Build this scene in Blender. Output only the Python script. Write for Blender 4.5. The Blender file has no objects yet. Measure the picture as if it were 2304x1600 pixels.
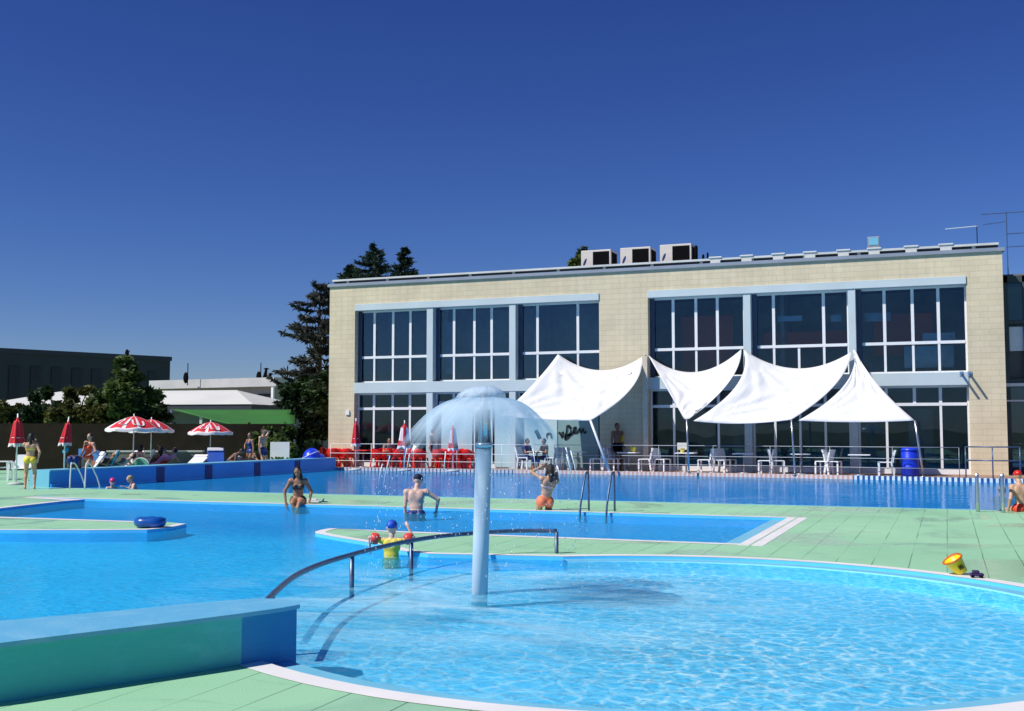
import bpy, bmesh, math, random
import numpy as np
from mathutils import Vector, Matrix
from mathutils.geometry import tessellate_polygon
random.seed(7)
R = math.radians
PI = math.pi
scene = bpy.context.scene
col = scene.collection

# ------------------------------------------------------------------ survey of the place
# the photograph was measured once; these turn a sighting into a point of the site (metres)
WZ = -.05
EYE = 1.65
FOC = 2498.0
PITCH, YAW = R(3.87), R(21.36)
def sight(x, y):
    k = 2304 / 2298
    d = Vector(((x * k - 1152) / FOC, 1, -(y * k - 800) / FOC))
    c, s = math.cos(PITCH), math.sin(PITCH)
    d = Vector((d.x, c - d.z * s, s + d.z * c))
    c, s = math.cos(YAW), math.sin(YAW)
    return Vector((d.x * c - d.y * s, d.x * s + d.y * c, d.z))
def G(x, y, z=0.0):
    d = sight(x, y); t = (z - EYE) / d.z
    return Vector((d.x * t, d.y * t, z))
def W(x, y, Y0):
    d = sight(x, y); t = Y0 / d.y
    return Vector((d.x * t, Y0, EYE + d.z * t))
def P(x, y, D):
    d = sight(x, y)
    return Vector((d.x * D, d.y * D, EYE + d.z * D))

# ------------------------------------------------------------------ tagging helpers
def tag(o, label=None, cat=None, group=None, kind=None):
    if label: o['label'] = label
    if cat: o['category'] = cat
    if group: o['group'] = group
    if kind: o['kind'] = kind
    return o
def empty(name, loc, rz=0):
    o = bpy.data.objects.new(name, None); col.objects.link(o)
    o.location = loc; o.rotation_euler = (0, 0, rz); o.empty_display_size = .2
    return o
def copy_tree(o, parent=None):
    c = o.copy(); col.objects.link(c); c.parent = parent
    for ch in list(o.children): copy_tree(ch, c)
    return c

# ------------------------------------------------------------------ materials
def newmat(name):
    m = bpy.data.materials.new(name); m.use_nodes = True
    nt = m.node_tree; b = nt.nodes['Principled BSDF']
    return m, nt, b
def L(nt, a, b): nt.links.new(a, b)
def node(nt, t, **kw):
    n = nt.nodes.new(t)
    for k, v in kw.items():
        if k in n.inputs: n.inputs[k].default_value = v
        else: setattr(n, k, v)
    return n
def simple(name, c, rough=.6, metal=0, var=.12, scale=3.0, bump=0.0, bscale=40, spec=.5, sub=0):
    m, nt, b = newmat(name)
    b.inputs['Roughness'].default_value = rough; b.inputs['Metallic'].default_value = metal
    b.inputs['Specular IOR Level'].default_value = spec
    tc = node(nt, 'ShaderNodeTexCoord')
    n = node(nt, 'ShaderNodeTexNoise', Scale=scale, Detail=5.0)
    L(nt, tc.outputs['Object'], n.inputs['Vector'])
    mr = node(nt, 'ShaderNodeMapRange'); mr.inputs['From Min'].default_value = .3; mr.inputs['From Max'].default_value = .7
    mr.inputs['To Min'].default_value = 1 - var; mr.inputs['To Max'].default_value = 1 + var
    L(nt, n.outputs['Fac'], mr.inputs['Value'])
    mx = node(nt, 'ShaderNodeMix', data_type='RGBA', blend_type='MULTIPLY'); mx.inputs['Factor'].default_value = 1
    mx.inputs['A'].default_value = (*c, 1)
    cb = node(nt, 'ShaderNodeCombineColor')
    for k in range(3): L(nt, mr.outputs['Result'], cb.inputs[k])
    L(nt, cb.outputs['Color'], mx.inputs['B'])
    L(nt, mx.outputs['Result'], b.inputs['Base Color'])
    if bump:
        n2 = node(nt, 'ShaderNodeTexNoise', Scale=bscale, Detail=4.0)
        L(nt, tc.outputs['Object'], n2.inputs['Vector'])
        bp = node(nt, 'ShaderNodeBump', Strength=bump, Distance=.02)
        L(nt, n2.outputs['Fac'], bp.inputs['Height']); L(nt, bp.outputs['Normal'], b.inputs['Normal'])
    if sub:
        b.inputs['Subsurface Weight'].default_value = sub
        b.inputs['Subsurface Scale'].default_value = .02
    return m

M = {}
def deck_mat():
    m, nt, b = newmat('painted green deck')
    b.inputs['Roughness'].default_value = .6
    tc = node(nt, 'ShaderNodeTexCoord')
    sep = node(nt, 'ShaderNodeSeparateXYZ'); L(nt, tc.outputs['Object'], sep.inputs[0])
    n1 = node(nt, 'ShaderNodeTexNoise', Scale=.35, Detail=6.0); L(nt, tc.outputs['Object'], n1.inputs['Vector'])
    cr = node(nt, 'ShaderNodeValToRGB')
    cr.color_ramp.elements[0].position = .3; cr.color_ramp.elements[0].color = (.275, .545, .33, 1)
    cr.color_ramp.elements[1].position = .7; cr.color_ramp.elements[1].color = (.35, .63, .39, 1)
    L(nt, n1.outputs['Fac'], cr.inputs['Fac'])
    # scuffs
    n2 = node(nt, 'ShaderNodeTexNoise', Scale=1.3, Detail=8.0, Roughness=.7, Distortion=1.2)
    mp = node(nt, 'ShaderNodeMapping'); mp.inputs['Scale'].default_value = (.8, 2.4, 1)
    L(nt, tc.outputs['Object'], mp.inputs['Vector']); L(nt, mp.outputs[0], n2.inputs['Vector'])
    r2 = node(nt, 'ShaderNodeMapRange'); r2.inputs['From Min'].default_value = .57; r2.inputs['From Max'].default_value = .74
    r2.inputs['To Max'].default_value = .75
    L(nt, n2.outputs['Fac'], r2.inputs['Value'])
    mx = node(nt, 'ShaderNodeMix', data_type='RGBA'); L(nt, r2.outputs['Result'], mx.inputs['Factor'])
    L(nt, cr.outputs['Color'], mx.inputs['A']); mx.inputs['B'].default_value = (.17, .40, .24, 1)
    # joints every 0.437 m along X
    a = node(nt, 'ShaderNodeMath', operation='ADD'); a.inputs[1].default_value = .03 + .437 / 2 + 437
    L(nt, sep.outputs['X'], a.inputs[0])
    wob = node(nt, 'ShaderNodeTexNoise', Scale=.8, Detail=2.0); L(nt, tc.outputs['Object'], wob.inputs['Vector'])
    wm = node(nt, 'ShaderNodeMath', operation='MULTIPLY_ADD'); wm.inputs[1].default_value = .02
    L(nt, wob.outputs['Fac'], wm.inputs[0]); L(nt, a.outputs[0], wm.inputs[2])
    md = node(nt, 'ShaderNodeMath', operation='MODULO'); md.inputs[1].default_value = .437
    L(nt, wm.outputs[0], md.inputs[0])
    sb = node(nt, 'ShaderNodeMath', operation='SUBTRACT'); sb.inputs[1].default_value = .437 / 2
    L(nt, md.outputs[0], sb.inputs[0])
    ab = node(nt, 'ShaderNodeMath', operation='ABSOLUTE'); L(nt, sb.outputs[0], ab.inputs[0])
    lt = node(nt, 'ShaderNodeMapRange'); lt.inputs['From Min'].default_value = .003; lt.inputs['From Max'].default_value = .0085
    lt.inputs['To Min'].default_value = 1; lt.inputs['To Max'].default_value = 0
    L(nt, ab.outputs[0], lt.inputs['Value'])
    # worn joints: vary
    nz = node(nt, 'ShaderNodeTexNoise', Scale=.5, Detail=3.0); L(nt, tc.outputs['Object'], nz.inputs['Vector'])
    nr = node(nt, 'ShaderNodeMapRange'); nr.inputs['From Min'].default_value = .38; nr.inputs['From Max'].default_value = .55
    nr.inputs['To Min'].default_value = .15; nr.inputs['To Max'].default_value = .85
    L(nt, nz.outputs['Fac'], nr.inputs['Value'])
    ml = node(nt, 'ShaderNodeMath', operation='MULTIPLY'); L(nt, lt.outputs['Result'], ml.inputs[0]); L(nt, nr.outputs['Result'], ml.inputs[1])
    mx2 = node(nt, 'ShaderNodeMix', data_type='RGBA'); L(nt, ml.outputs[0], mx2.inputs['Factor'])
    L(nt, mx.outputs['Result'], mx2.inputs['A']); mx2.inputs['B'].default_value = (.05, .13, .08, 1)
    L(nt, mx2.outputs['Result'], b.inputs['Base Color'])
    wn = node(nt, 'ShaderNodeTexNoise', Scale=.55, Detail=5.0, Distortion=.7); L(nt, tc.outputs['Object'], wn.inputs['Vector'])
    wr_ = node(nt, 'ShaderNodeMapRange'); wr_.inputs['From Min'].default_value = .52; wr_.inputs['From Max'].default_value = .60
    wr_.inputs['To Min'].default_value = .62; wr_.inputs['To Max'].default_value = .22; L(nt, wn.outputs['Fac'], wr_.inputs['Value']); L(nt, wr_.outputs['Result'], b.inputs['Roughness'])
    n3 = node(nt, 'ShaderNodeTexNoise', Scale=60.0, Detail=3.0); L(nt, tc.outputs['Object'], n3.inputs['Vector'])
    bp = node(nt, 'ShaderNodeBump', Strength=.25, Distance=.01); L(nt, n3.outputs['Fac'], bp.inputs['Height'])
    L(nt, bp.outputs['Normal'], b.inputs['Normal'])
    return m

def brick_mat():
    m, nt, b = newmat('beige block cladding')
    b.inputs['Roughness'].default_value = .85
    tc = node(nt, 'ShaderNodeTexCoord')
    sep = node(nt, 'ShaderNodeSeparateXYZ'); L(nt, tc.outputs['Object'], sep.inputs[0])
    ad = node(nt, 'ShaderNodeMath', operation='ADD'); L(nt, sep.outputs['X'], ad.inputs[0]); L(nt, sep.outputs['Y'], ad.inputs[1])
    cb = node(nt, 'ShaderNodeCombineXYZ'); L(nt, ad.outputs[0], cb.inputs[0]); L(nt, sep.outputs['Z'], cb.inputs[1])
    br = node(nt, 'ShaderNodeTexBrick')
    br.inputs['Scale'].default_value = 1; br.inputs['Brick Width'].default_value = .60; br.inputs['Row Height'].default_value = .212
    br.inputs['Mortar Size'].default_value = .010; br.inputs['Mortar Smooth'].default_value = .2; br.inputs['Bias'].default_value = 0
    br.inputs['Color1'].default_value = (.67, .565, .385, 1); br.inputs['Color2'].default_value = (.71, .605, .42, 1)
    br.inputs['Mortar'].default_value = (.56, .475, .33, 1)
    L(nt, cb.outputs[0], br.inputs['Vector'])
    n1 = node(nt, 'ShaderNodeTexNoise', Scale=.7, Detail=6.0); L(nt, tc.outputs['Object'], n1.inputs['Vector'])
    mr = node(nt, 'ShaderNodeMapRange'); mr.inputs['From Min'].default_value = .3; mr.inputs['From Max'].default_value = .7
    mr.inputs['To Min'].default_value = .90; mr.inputs['To Max'].default_value = 1.06
    L(nt, n1.outputs['Fac'], mr.inputs['Value'])
    # rain streaks
    mp = node(nt, 'ShaderNodeMapping'); mp.inputs['Scale'].default_value = (3, 3, .18); L(nt, tc.outputs['Object'], mp.inputs['Vector'])
    n2 = node(nt, 'ShaderNodeTexNoise', Scale=1.5, Detail=5.0); L(nt, mp.outputs[0], n2.inputs['Vector'])
    mr2 = node(nt, 'ShaderNodeMapRange'); mr2.inputs['From Min'].default_value = .35; mr2.inputs['From Max'].default_value = .7
    mr2.inputs['To Min'].default_value = .93; mr2.inputs['To Max'].default_value = 1.03
    L(nt, n2.outputs['Fac'], mr2.inputs['Value'])
    mm = node(nt, 'ShaderNodeMath', operation='MULTIPLY'); L(nt, mr.outputs['Result'], mm.inputs[0]); L(nt, mr2.outputs['Result'], mm.inputs[1])
    vm = node(nt, 'ShaderNodeVectorMath', operation='SCALE'); L(nt, br.outputs['Color'], vm.inputs[0]); L(nt, mm.outputs[0], vm.inputs['Scale'])
    L(nt, vm.outputs[0], b.inputs['Base Color'])
    bp = node(nt, 'ShaderNodeBump', Strength=.3, Distance=.01, invert=True); L(nt, br.outputs['Fac'], bp.inputs['Height'])
    L(nt, bp.outputs['Normal'], b.inputs['Normal'])
    return m

def water_mat(name, tint_hi, tint_lo, caus_scale, caus_amt, bump_s, scales, aniso=(1, 1, 1), calm=.5, refl=.8, body=(.05, .45, .75), turb=.4, active=None, foam=None, line=.22):
    """clear water: fresnel mirror over a tinted clear film; the ripples bunch the light they let through"""
    m = bpy.data.materials.new(name); m.use_nodes = True
    nt = m.node_tree; nt.nodes.clear()
    out = node(nt, 'ShaderNodeOutputMaterial')
    tc = node(nt, 'ShaderNodeTexCoord')
    mp = node(nt, 'ShaderNodeMapping'); mp.inputs['Scale'].default_value = aniso; L(nt, tc.outputs['Object'], mp.inputs['Vector'])
    # calm and busy patches
    pn = node(nt, 'ShaderNodeTexNoise', Scale=.22, Detail=3.0, Distortion=.6); L(nt, tc.outputs['Object'], pn.inputs['Vector'])
    pr = node(nt, 'ShaderNodeMapRange'); pr.inputs['From Min'].default_value = .38; pr.inputs['From Max'].default_value = .62
    pr.inputs['To Min'].default_value = calm; pr.inputs['To Max'].default_value = 1; L(nt, pn.outputs['Fac'], pr.inputs['Value'])
    prev = None
    for sc_, w_, det in scales:
        n = node(nt, 'ShaderNodeTexNoise', Scale=sc_, Detail=det, Distortion=.8); L(nt, mp.outputs[0], n.inputs['Vector'])
        mu = node(nt, 'ShaderNodeMath', operation='MULTIPLY_ADD'); mu.inputs[1].default_value = w_; mu.inputs[2].default_value = 0
        L(nt, n.outputs['Fac'], mu.inputs[0])
        if prev: L(nt, prev.outputs[0], mu.inputs[2])
        prev = mu
    bs = node(nt, 'ShaderNodeMath', operation='MULTIPLY'); bs.inputs[1].default_value = bump_s; L(nt, pr.outputs['Result'], bs.inputs[0])
    bp = node(nt, 'ShaderNodeBump', Distance=.1); L(nt, prev.outputs[0], bp.inputs['Height']); L(nt, bs.outputs[0], bp.inputs['Strength'])
    fr = node(nt, 'ShaderNodeFresnel', IOR=1.33); L(nt, bp.outputs['Normal'], fr.inputs['Normal'])
    gl = node(nt, 'ShaderNodeBsdfGlossy', Roughness=.03); L(nt, bp.outputs['Normal'], gl.inputs['Normal'])
    # painted caustics: a wobbly cell net brightens the transmitted tint along its lines
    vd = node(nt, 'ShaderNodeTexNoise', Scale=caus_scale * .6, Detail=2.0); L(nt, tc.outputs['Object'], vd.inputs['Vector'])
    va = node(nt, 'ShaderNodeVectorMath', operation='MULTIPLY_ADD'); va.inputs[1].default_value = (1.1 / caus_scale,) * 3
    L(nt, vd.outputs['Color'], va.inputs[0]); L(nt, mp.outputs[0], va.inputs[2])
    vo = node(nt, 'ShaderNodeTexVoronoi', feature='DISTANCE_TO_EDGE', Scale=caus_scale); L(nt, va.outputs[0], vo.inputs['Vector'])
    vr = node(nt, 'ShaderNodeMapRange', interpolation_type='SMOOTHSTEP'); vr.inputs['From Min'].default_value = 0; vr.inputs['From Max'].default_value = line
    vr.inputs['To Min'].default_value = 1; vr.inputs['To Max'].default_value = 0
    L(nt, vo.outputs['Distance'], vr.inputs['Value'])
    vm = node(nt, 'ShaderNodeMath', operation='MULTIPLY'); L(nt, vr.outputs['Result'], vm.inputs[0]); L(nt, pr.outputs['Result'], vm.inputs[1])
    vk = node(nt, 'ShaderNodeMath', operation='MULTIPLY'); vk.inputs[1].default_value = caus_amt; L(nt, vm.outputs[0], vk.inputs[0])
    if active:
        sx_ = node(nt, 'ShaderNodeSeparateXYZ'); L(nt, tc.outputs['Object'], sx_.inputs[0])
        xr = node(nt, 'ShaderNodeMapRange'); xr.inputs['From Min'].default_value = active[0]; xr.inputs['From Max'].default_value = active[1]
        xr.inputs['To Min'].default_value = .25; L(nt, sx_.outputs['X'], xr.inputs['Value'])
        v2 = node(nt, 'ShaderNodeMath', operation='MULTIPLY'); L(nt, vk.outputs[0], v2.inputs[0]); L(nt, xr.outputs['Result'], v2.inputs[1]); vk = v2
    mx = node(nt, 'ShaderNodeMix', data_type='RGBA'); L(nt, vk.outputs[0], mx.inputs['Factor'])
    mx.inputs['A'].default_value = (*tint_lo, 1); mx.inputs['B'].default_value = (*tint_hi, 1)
    tr0 = node(nt, 'ShaderNodeBsdfTransparent'); L(nt, mx.outputs['Result'], tr0.inputs['Color'])
    df = node(nt, 'ShaderNodeBsdfDiffuse'); df.inputs['Color'].default_value = (*body, 1); L(nt, bp.outputs['Normal'], df.inputs['Normal'])
    tr = node(nt, 'ShaderNodeMixShader'); tr.inputs['Fac'].default_value = turb; L(nt, tr0.outputs[0], tr.inputs[1]); L(nt, df.outputs[0], tr.inputs[2])
    if foam:
        ds = node(nt, 'ShaderNodeVectorMath', operation='DISTANCE'); ds.inputs[1].default_value = (foam[0], foam[1], WZ); L(nt, tc.outputs['Object'], ds.inputs[0])
        dr = node(nt, 'ShaderNodeMapRange'); dr.inputs['From Min'].default_value = 1.2; dr.inputs['From Max'].default_value = 3.6
        dr.inputs['To Min'].default_value = 1; dr.inputs['To Max'].default_value = 0; L(nt, ds.outputs['Value'], dr.inputs['Value'])
        fmap = node(nt, 'ShaderNodeMapping'); fmap.inputs['Scale'].default_value = (.55, 1.3, 1); fmap.inputs['Rotation'].default_value = (0, 0, -YAW); L(nt, tc.outputs['Object'], fmap.inputs['Vector'])
        fn = node(nt, 'ShaderNodeTexNoise', Scale=1.1, Detail=6.0, Roughness=.62, Distortion=.8); L(nt, fmap.outputs[0], fn.inputs['Vector'])
        fr2 = node(nt, 'ShaderNodeMapRange'); fr2.inputs['From Min'].default_value = .42; fr2.inputs['From Max'].default_value = .66; fr2.inputs['To Max'].default_value = .75; L(nt, fn.outputs['Fac'], fr2.inputs['Value'])
        fx = node(nt, 'ShaderNodeMath', operation='MULTIPLY'); L(nt, dr.outputs['Result'], fx.inputs[0]); L(nt, fr2.outputs['Result'], fx.inputs[1])
        fd = node(nt, 'ShaderNodeBsdfDiffuse'); fd.inputs['Color'].default_value = (.42, .68, .80, 1)
        fm_ = node(nt, 'ShaderNodeMixShader'); L(nt, fx.outputs[0], fm_.inputs['Fac']); L(nt, tr.outputs[0], fm_.inputs[1]); L(nt, fd.outputs[0], fm_.inputs[2]); tr = fm_
    fm = node(nt, 'ShaderNodeMath', operation='MULTIPLY'); fm.inputs[1].default_value = refl; L(nt, fr.outputs[0], fm.inputs[0])
    ms = node(nt, 'ShaderNodeMixShader'); L(nt, fm.outputs[0], ms.inputs['Fac']); L(nt, tr.outputs[0], ms.inputs[1]); L(nt, gl.outputs[0], ms.inputs[2])
    L(nt, ms.outputs[0], out.inputs['Surface'])
    return m

def glass_mat(name, tint, ior=1.5, rough=0.0, extra=0.0):
    m = bpy.data.materials.new(name); m.use_nodes = True
    nt = m.node_tree; nt.nodes.clear()
    out = node(nt, 'ShaderNodeOutputMaterial')
    fr = node(nt, 'ShaderNodeFresnel', IOR=ior)
    tc = node(nt, 'ShaderNodeTexCoord'); n = node(nt, 'ShaderNodeTexNoise', Scale=.6, Detail=1.0); L(nt, tc.outputs['Object'], n.inputs['Vector'])
    bp = node(nt, 'ShaderNodeBump', Strength=.06, Distance=.1); L(nt, n.outputs['Fac'], bp.inputs['Height'])
    gl = node(nt, 'ShaderNodeBsdfGlossy', Roughness=rough); gl.inputs['Color'].default_value = (.62, .82, 1, 1); L(nt, bp.outputs['Normal'], gl.inputs['Normal'])
    tr = node(nt, 'ShaderNodeBsdfTransparent'); tr.inputs['Color'].default_value = (*tint, 1)
    ad = node(nt, 'ShaderNodeMath', operation='ADD'); ad.inputs[1].default_value = extra; L(nt, fr.outputs[0], ad.inputs[0])
    ms = node(nt, 'ShaderNodeMixShader'); L(nt, ad.outputs[0], ms.inputs['Fac']); L(nt, tr.outputs[0], ms.inputs[1]); L(nt, gl.outputs[0], ms.inputs[2])
    L(nt, ms.outputs[0], out.inputs['Surface'])
    return m

def spray_mat():
    m = bpy.data.materials.new('falling water film'); m.use_nodes = True
    nt = m.node_tree; nt.nodes.clear()
    out = node(nt, 'ShaderNodeOutputMaterial')
    tc = node(nt, 'ShaderNodeTexCoord'); sep = node(nt, 'ShaderNodeSeparateXYZ'); L(nt, tc.outputs['Generated'], sep.inputs[0])
    uv = node(nt, 'ShaderNodeUVMap')
    mp = node(nt, 'ShaderNodeMapping'); mp.inputs['Scale'].default_value = (26, 2.2, 1); L(nt, uv.outputs[0], mp.inputs['Vector'])
    n = node(nt, 'ShaderNodeTexNoise', Scale=1.0, Detail=4.0, Distortion=.5); L(nt, mp.outputs[0], n.inputs['Vector'])
    nr = node(nt, 'ShaderNodeMapRange'); nr.inputs['From Min'].default_value = .35; nr.inputs['From Max'].default_value = .68
    L(nt, n.outputs['Fac'], nr.inputs['Value'])
    su = node(nt, 'ShaderNodeSeparateXYZ'); L(nt, uv.outputs[0], su.inputs[0])
    th = node(nt, 'ShaderNodeMapRange'); th.inputs['From Min'].default_value = .42; th.inputs['From Max'].default_value = .88
    th.inputs['To Min'].default_value = .60; th.inputs['To Max'].default_value = -.32; L(nt, su.outputs['Y'], th.inputs['Value'])
    f1 = node(nt, 'ShaderNodeMath', operation='MULTIPLY_ADD'); f1.inputs[1].default_value = .42; L(nt, nr.outputs['Result'], f1.inputs[0]); L(nt, th.outputs['Result'], f1.inputs[2]); f1.use_clamp = True
    tr = node(nt, 'ShaderNodeBsdfTransparent'); tr.inputs['Color'].default_value = (.93, .97, 1, 1)
    pb = node(nt, 'ShaderNodeBsdfPrincipled'); pb.inputs['Base Color'].default_value = (.76, .85, .92, 1); pb.inputs['Roughness'].default_value = .12
    df = node(nt, 'ShaderNodeBsdfTranslucent'); df.inputs['Color'].default_value = (.72, .83, .92, 1)
    bp = node(nt, 'ShaderNodeBump', Strength=.5, Distance=.02); L(nt, n.outputs['Fac'], bp.inputs['Height']); L(nt, bp.outputs['Normal'], pb.inputs['Normal'])
    m1 = node(nt, 'ShaderNodeMixShader'); m1.inputs['Fac'].default_value = .45; L(nt, pb.outputs[0], m1.inputs[1]); L(nt, df.outputs[0], m1.inputs[2])
    m2 = node(nt, 'ShaderNodeMixShader'); L(nt, f1.outputs[0], m2.inputs['Fac']); L(nt, tr.outputs[0], m2.inputs[1]); L(nt, m1.outputs[0], m2.inputs[2])
    L(nt, m2.outputs[0], out.inputs['Surface'])
    return m

def stripe_mat(name, axis, period, duty, ca, cb_, rough=.4):
    m, nt, b = newmat(name); b.inputs['Roughness'].default_value = rough
    tc = node(nt, 'ShaderNodeTexCoord'); sep = node(nt, 'ShaderNodeSeparateXYZ'); L(nt, tc.outputs['Object'], sep.inputs[0])
    a = node(nt, 'ShaderNodeMath', operation='ADD'); a.inputs[1].default_value = 500 * period; L(nt, sep.outputs[axis], a.inputs[0])
    md = node(nt, 'ShaderNodeMath', operation='MODULO'); md.inputs[1].default_value = period; L(nt, a.outputs[0], md.inputs[0])
    lt = node(nt, 'ShaderNodeMath', operation='LESS_THAN'); lt.inputs[1].default_value = period * duty; L(nt, md.outputs[0], lt.inputs[0])
    mx = node(nt, 'ShaderNodeMix', data_type='RGBA'); L(nt, lt.outputs[0], mx.inputs['Factor'])
    mx.inputs['A'].default_value = (*ca, 1); mx.inputs['B'].default_value = (*cb_, 1); L(nt, mx.outputs['Result'], b.inputs['Base Color'])
    return m

def leaf_mat(name, c1, c2):
    m, nt, b = newmat(name)
    b.inputs['Roughness'].default_value = .55; b.inputs['Specular IOR Level'].default_value = .3
    oi = node(nt, 'ShaderNodeTexCoord'); n = node(nt, 'ShaderNodeTexNoise', Scale=.9, Detail=4.0); L(nt, oi.outputs['Object'], n.inputs['Vector'])
    cr = node(nt, 'ShaderNodeValToRGB'); cr.color_ramp.elements[0].position = .35; cr.color_ramp.elements[1].position = .65
    cr.color_ramp.elements[0].color = (*c1, 1); cr.color_ramp.elements[1].color = (*c2, 1)
    L(nt, n.outputs['Fac'], cr.inputs['Fac']); L(nt, cr.outputs['Color'], b.inputs['Base Color'])
    tl = node(nt, 'ShaderNodeBsdfTranslucent'); L(nt, cr.outputs['Color'], tl.inputs['Color'])
    ms = node(nt, 'ShaderNodeMixShader'); ms.inputs['Fac'].default_value = .25
    L(nt, b.outputs[0], ms.inputs[1]); L(nt, tl.outputs[0], ms.inputs[2]); L(nt, ms.outputs[0], nt.nodes['Material Output'].inputs['Surface'])
    return m

def sail_mat():
    m, nt, b = newmat('white sail cloth')
    b.inputs['Base Color'].default_value = (.86, .86, .87, 1); b.inputs['Roughness'].default_value = .7
    tl = node(nt, 'ShaderNodeBsdfTranslucent'); tl.inputs['Color'].default_value = (.85, .85, .86, 1)
    ms = node(nt, 'ShaderNodeMixShader'); ms.inputs['Fac'].default_value = .2
    tc = node(nt, 'ShaderNodeTexCoord'); n = node(nt, 'ShaderNodeTexNoise', Scale=9.0, Detail=3.0); L(nt, tc.outputs['Object'], n.inputs['Vector'])
    bp = node(nt, 'ShaderNodeBump', Strength=.15, Distance=.02); L(nt, n.outputs['Fac'], bp.inputs['Height']); L(nt, bp.outputs['Normal'], b.inputs['Normal'])
    L(nt, b.outputs[0], ms.inputs[1]); L(nt, tl.outputs[0], ms.inputs[2]); L(nt, ms.outputs[0], nt.nodes['Material Output'].inputs['Surface'])
    return m

M['deck'] = deck_mat()
M['brick'] = brick_mat()
M['white_edge'] = simple('white pool edging', (.78, .76, .74), .5, var=.06, scale=2)
M['ledge'] = simple('light blue ledge', (.17, .50, .68), .45, var=.08, scale=2)
def lagoon_mat():
    m, nt, b = newmat('pool paint cyan to mid blue'); b.inputs['Roughness'].default_value = .6
    tc = node(nt, 'ShaderNodeTexCoord'); sp = node(nt, 'ShaderNodeSeparateXYZ'); L(nt, tc.outputs['Object'], sp.inputs[0])
    n = node(nt, 'ShaderNodeTexNoise', Scale=.35, Detail=4.0); L(nt, tc.outputs['Object'], n.inputs['Vector'])
    a = node(nt, 'ShaderNodeMath', operation='MULTIPLY_ADD'); a.inputs[1].default_value = 5.0; L(nt, n.outputs['Fac'], a.inputs[0]); L(nt, sp.outputs['Y'], a.inputs[2])
    mr = node(nt, 'ShaderNodeMapRange', interpolation_type='SMOOTHSTEP'); mr.inputs['From Min'].default_value = 15.5; mr.inputs['From Max'].default_value = 21.5; L(nt, a.outputs[0], mr.inputs['Value'])
    mx = node(nt, 'ShaderNodeMix', data_type='RGBA'); L(nt, mr.outputs['Result'], mx.inputs['Factor']); mx.inputs['A'].default_value = (.16, .82, 1, 1); mx.inputs['B'].default_value = (.05, .42, .78, 1)
    L(nt, mx.outputs['Result'], b.inputs['Base Color']); return m
M['floor_lagoon'] = lagoon_mat()
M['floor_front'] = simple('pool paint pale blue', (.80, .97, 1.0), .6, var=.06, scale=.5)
M['side_paint'] = simple('pool side paint', (.10, .58, .92), .6, var=.1, scale=.8)
M['arc_paint'] = simple('pale arc side paint', (.32, .80, .97), .6, var=.08, scale=.8)
M['floor_mid'] = simple('pool paint mid blue', (.03, .30, .62), .6, var=.15, scale=.8)
M['floor_far'] = simple('pool paint blue', (.05, .44, .85), .6, var=.10, scale=.3)
M['wall_top'] = simple('pale blue painted top', (.15, .40, .58), .5, var=.12, scale=2, bump=.1)
M['teal'] = simple('teal painted render', (.045, .42, .36), .55, var=.08, scale=1.5, bump=.15, bscale=25)
M['deep_blue'] = simple('deep blue paint', (.012, .25, .60), .45, var=.08, scale=1.5)
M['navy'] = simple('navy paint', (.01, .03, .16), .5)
M['blue_wall'] = simple('blue painted pool wall', (.01, .36, .78), .45, var=.1, scale=.6)
M['pale_blue'] = simple('pale grey blue render', (.52, .60, .62), .7, var=.05, scale=.8)
M['white_metal'] = simple('white coated metal', (.80, .80, .80), .35, var=.03)
M['white_plastic'] = simple('white plastic', (.86, .86, .86), .35, var=.03)
M['grey_metal'] = simple('grey metal', (.42, .45, .48), .35, metal=.6, var=.05)
M['steel'] = simple('brushed steel', (.55, .57, .60), .25, metal=.9, var=.05)
M['rail_grey'] = simple('dull grey rail', (.30, .33, .36), .4, metal=.3)
M['dark_rail'] = simple('weathered dark blue rail', (.075, .115, .20), .35, metal=.3, var=.35, scale=14)
M['blue_pipe'] = simple('pale blue painted pipe', (.47, .59, .68), .85, var=.07, scale=3)
M['zinc'] = simple('zinc flashing', (.33, .36, .42), .4, metal=.3, var=.1, scale=1)
M['coping'] = simple('pale metal coping', (.62, .62, .60), .45, var=.1, scale=1)
M['navy_panel'] = simple('dark navy side panel', (.035, .065, .13), .35, var=.15, scale=.8)
M['parapet'] = simple('dark parapet board', (.03, .038, .07), .7)
M['annexe_frame'] = simple('dark green grey frame', (.05, .07, .075), .6, var=.2, scale=1)
M['roof'] = simple('flat roof felt', (.2, .2, .2), .9)
M['dark_glass'] = glass_mat('dark tinted glazing', (.85, .90, .92), 1.5, extra=.02)
M['room_glass'] = glass_mat('clear upper glazing', (.88, .90, .90), 1.42, extra=.01)
M['lower_glass'] = glass_mat('lower dark glazing', (.75, .85, .88), 1.5, extra=.0)
M['teal_glass'] = glass_mat('greenish glazing', (.35, .55, .55), 1.5, extra=.02)
M['frost'] = simple('frosted pale panel', (.46, .60, .62), .35, var=.06, scale=.7)
M['sky_panel'] = simple('light blue panel', (.30, .50, .66), .6, var=.3, scale=1.2)
M['interior'] = simple('dim interior wall', (.26, .34, .36), .9, var=.45, scale=.6)
M['interior_warm'] = simple('rust coloured interior wall', (.5, .10, .03), .9, var=.1, scale=.6)
M['interior_floor'] = simple('dim interior floor', (.06, .055, .05), .7)
M['black'] = simple('black', (.004, .004, .005), .95, var=0, spec=.1)
M['ac_white'] = simple('cream enamel casing', (.66, .60, .56), .5, var=.05)
M['ink'] = simple('black lettering', (.006, .01, .012), .5, var=0)
M['red'] = simple('red plastic', (.74, .014, .01), .35, var=.08)
M['red_cloth'] = simple('red umbrella cloth', (.62, .015, .03), .75, var=.06)
M['white_cloth'] = simple('white umbrella cloth', (.78, .74, .75), .8, var=.04)
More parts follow.
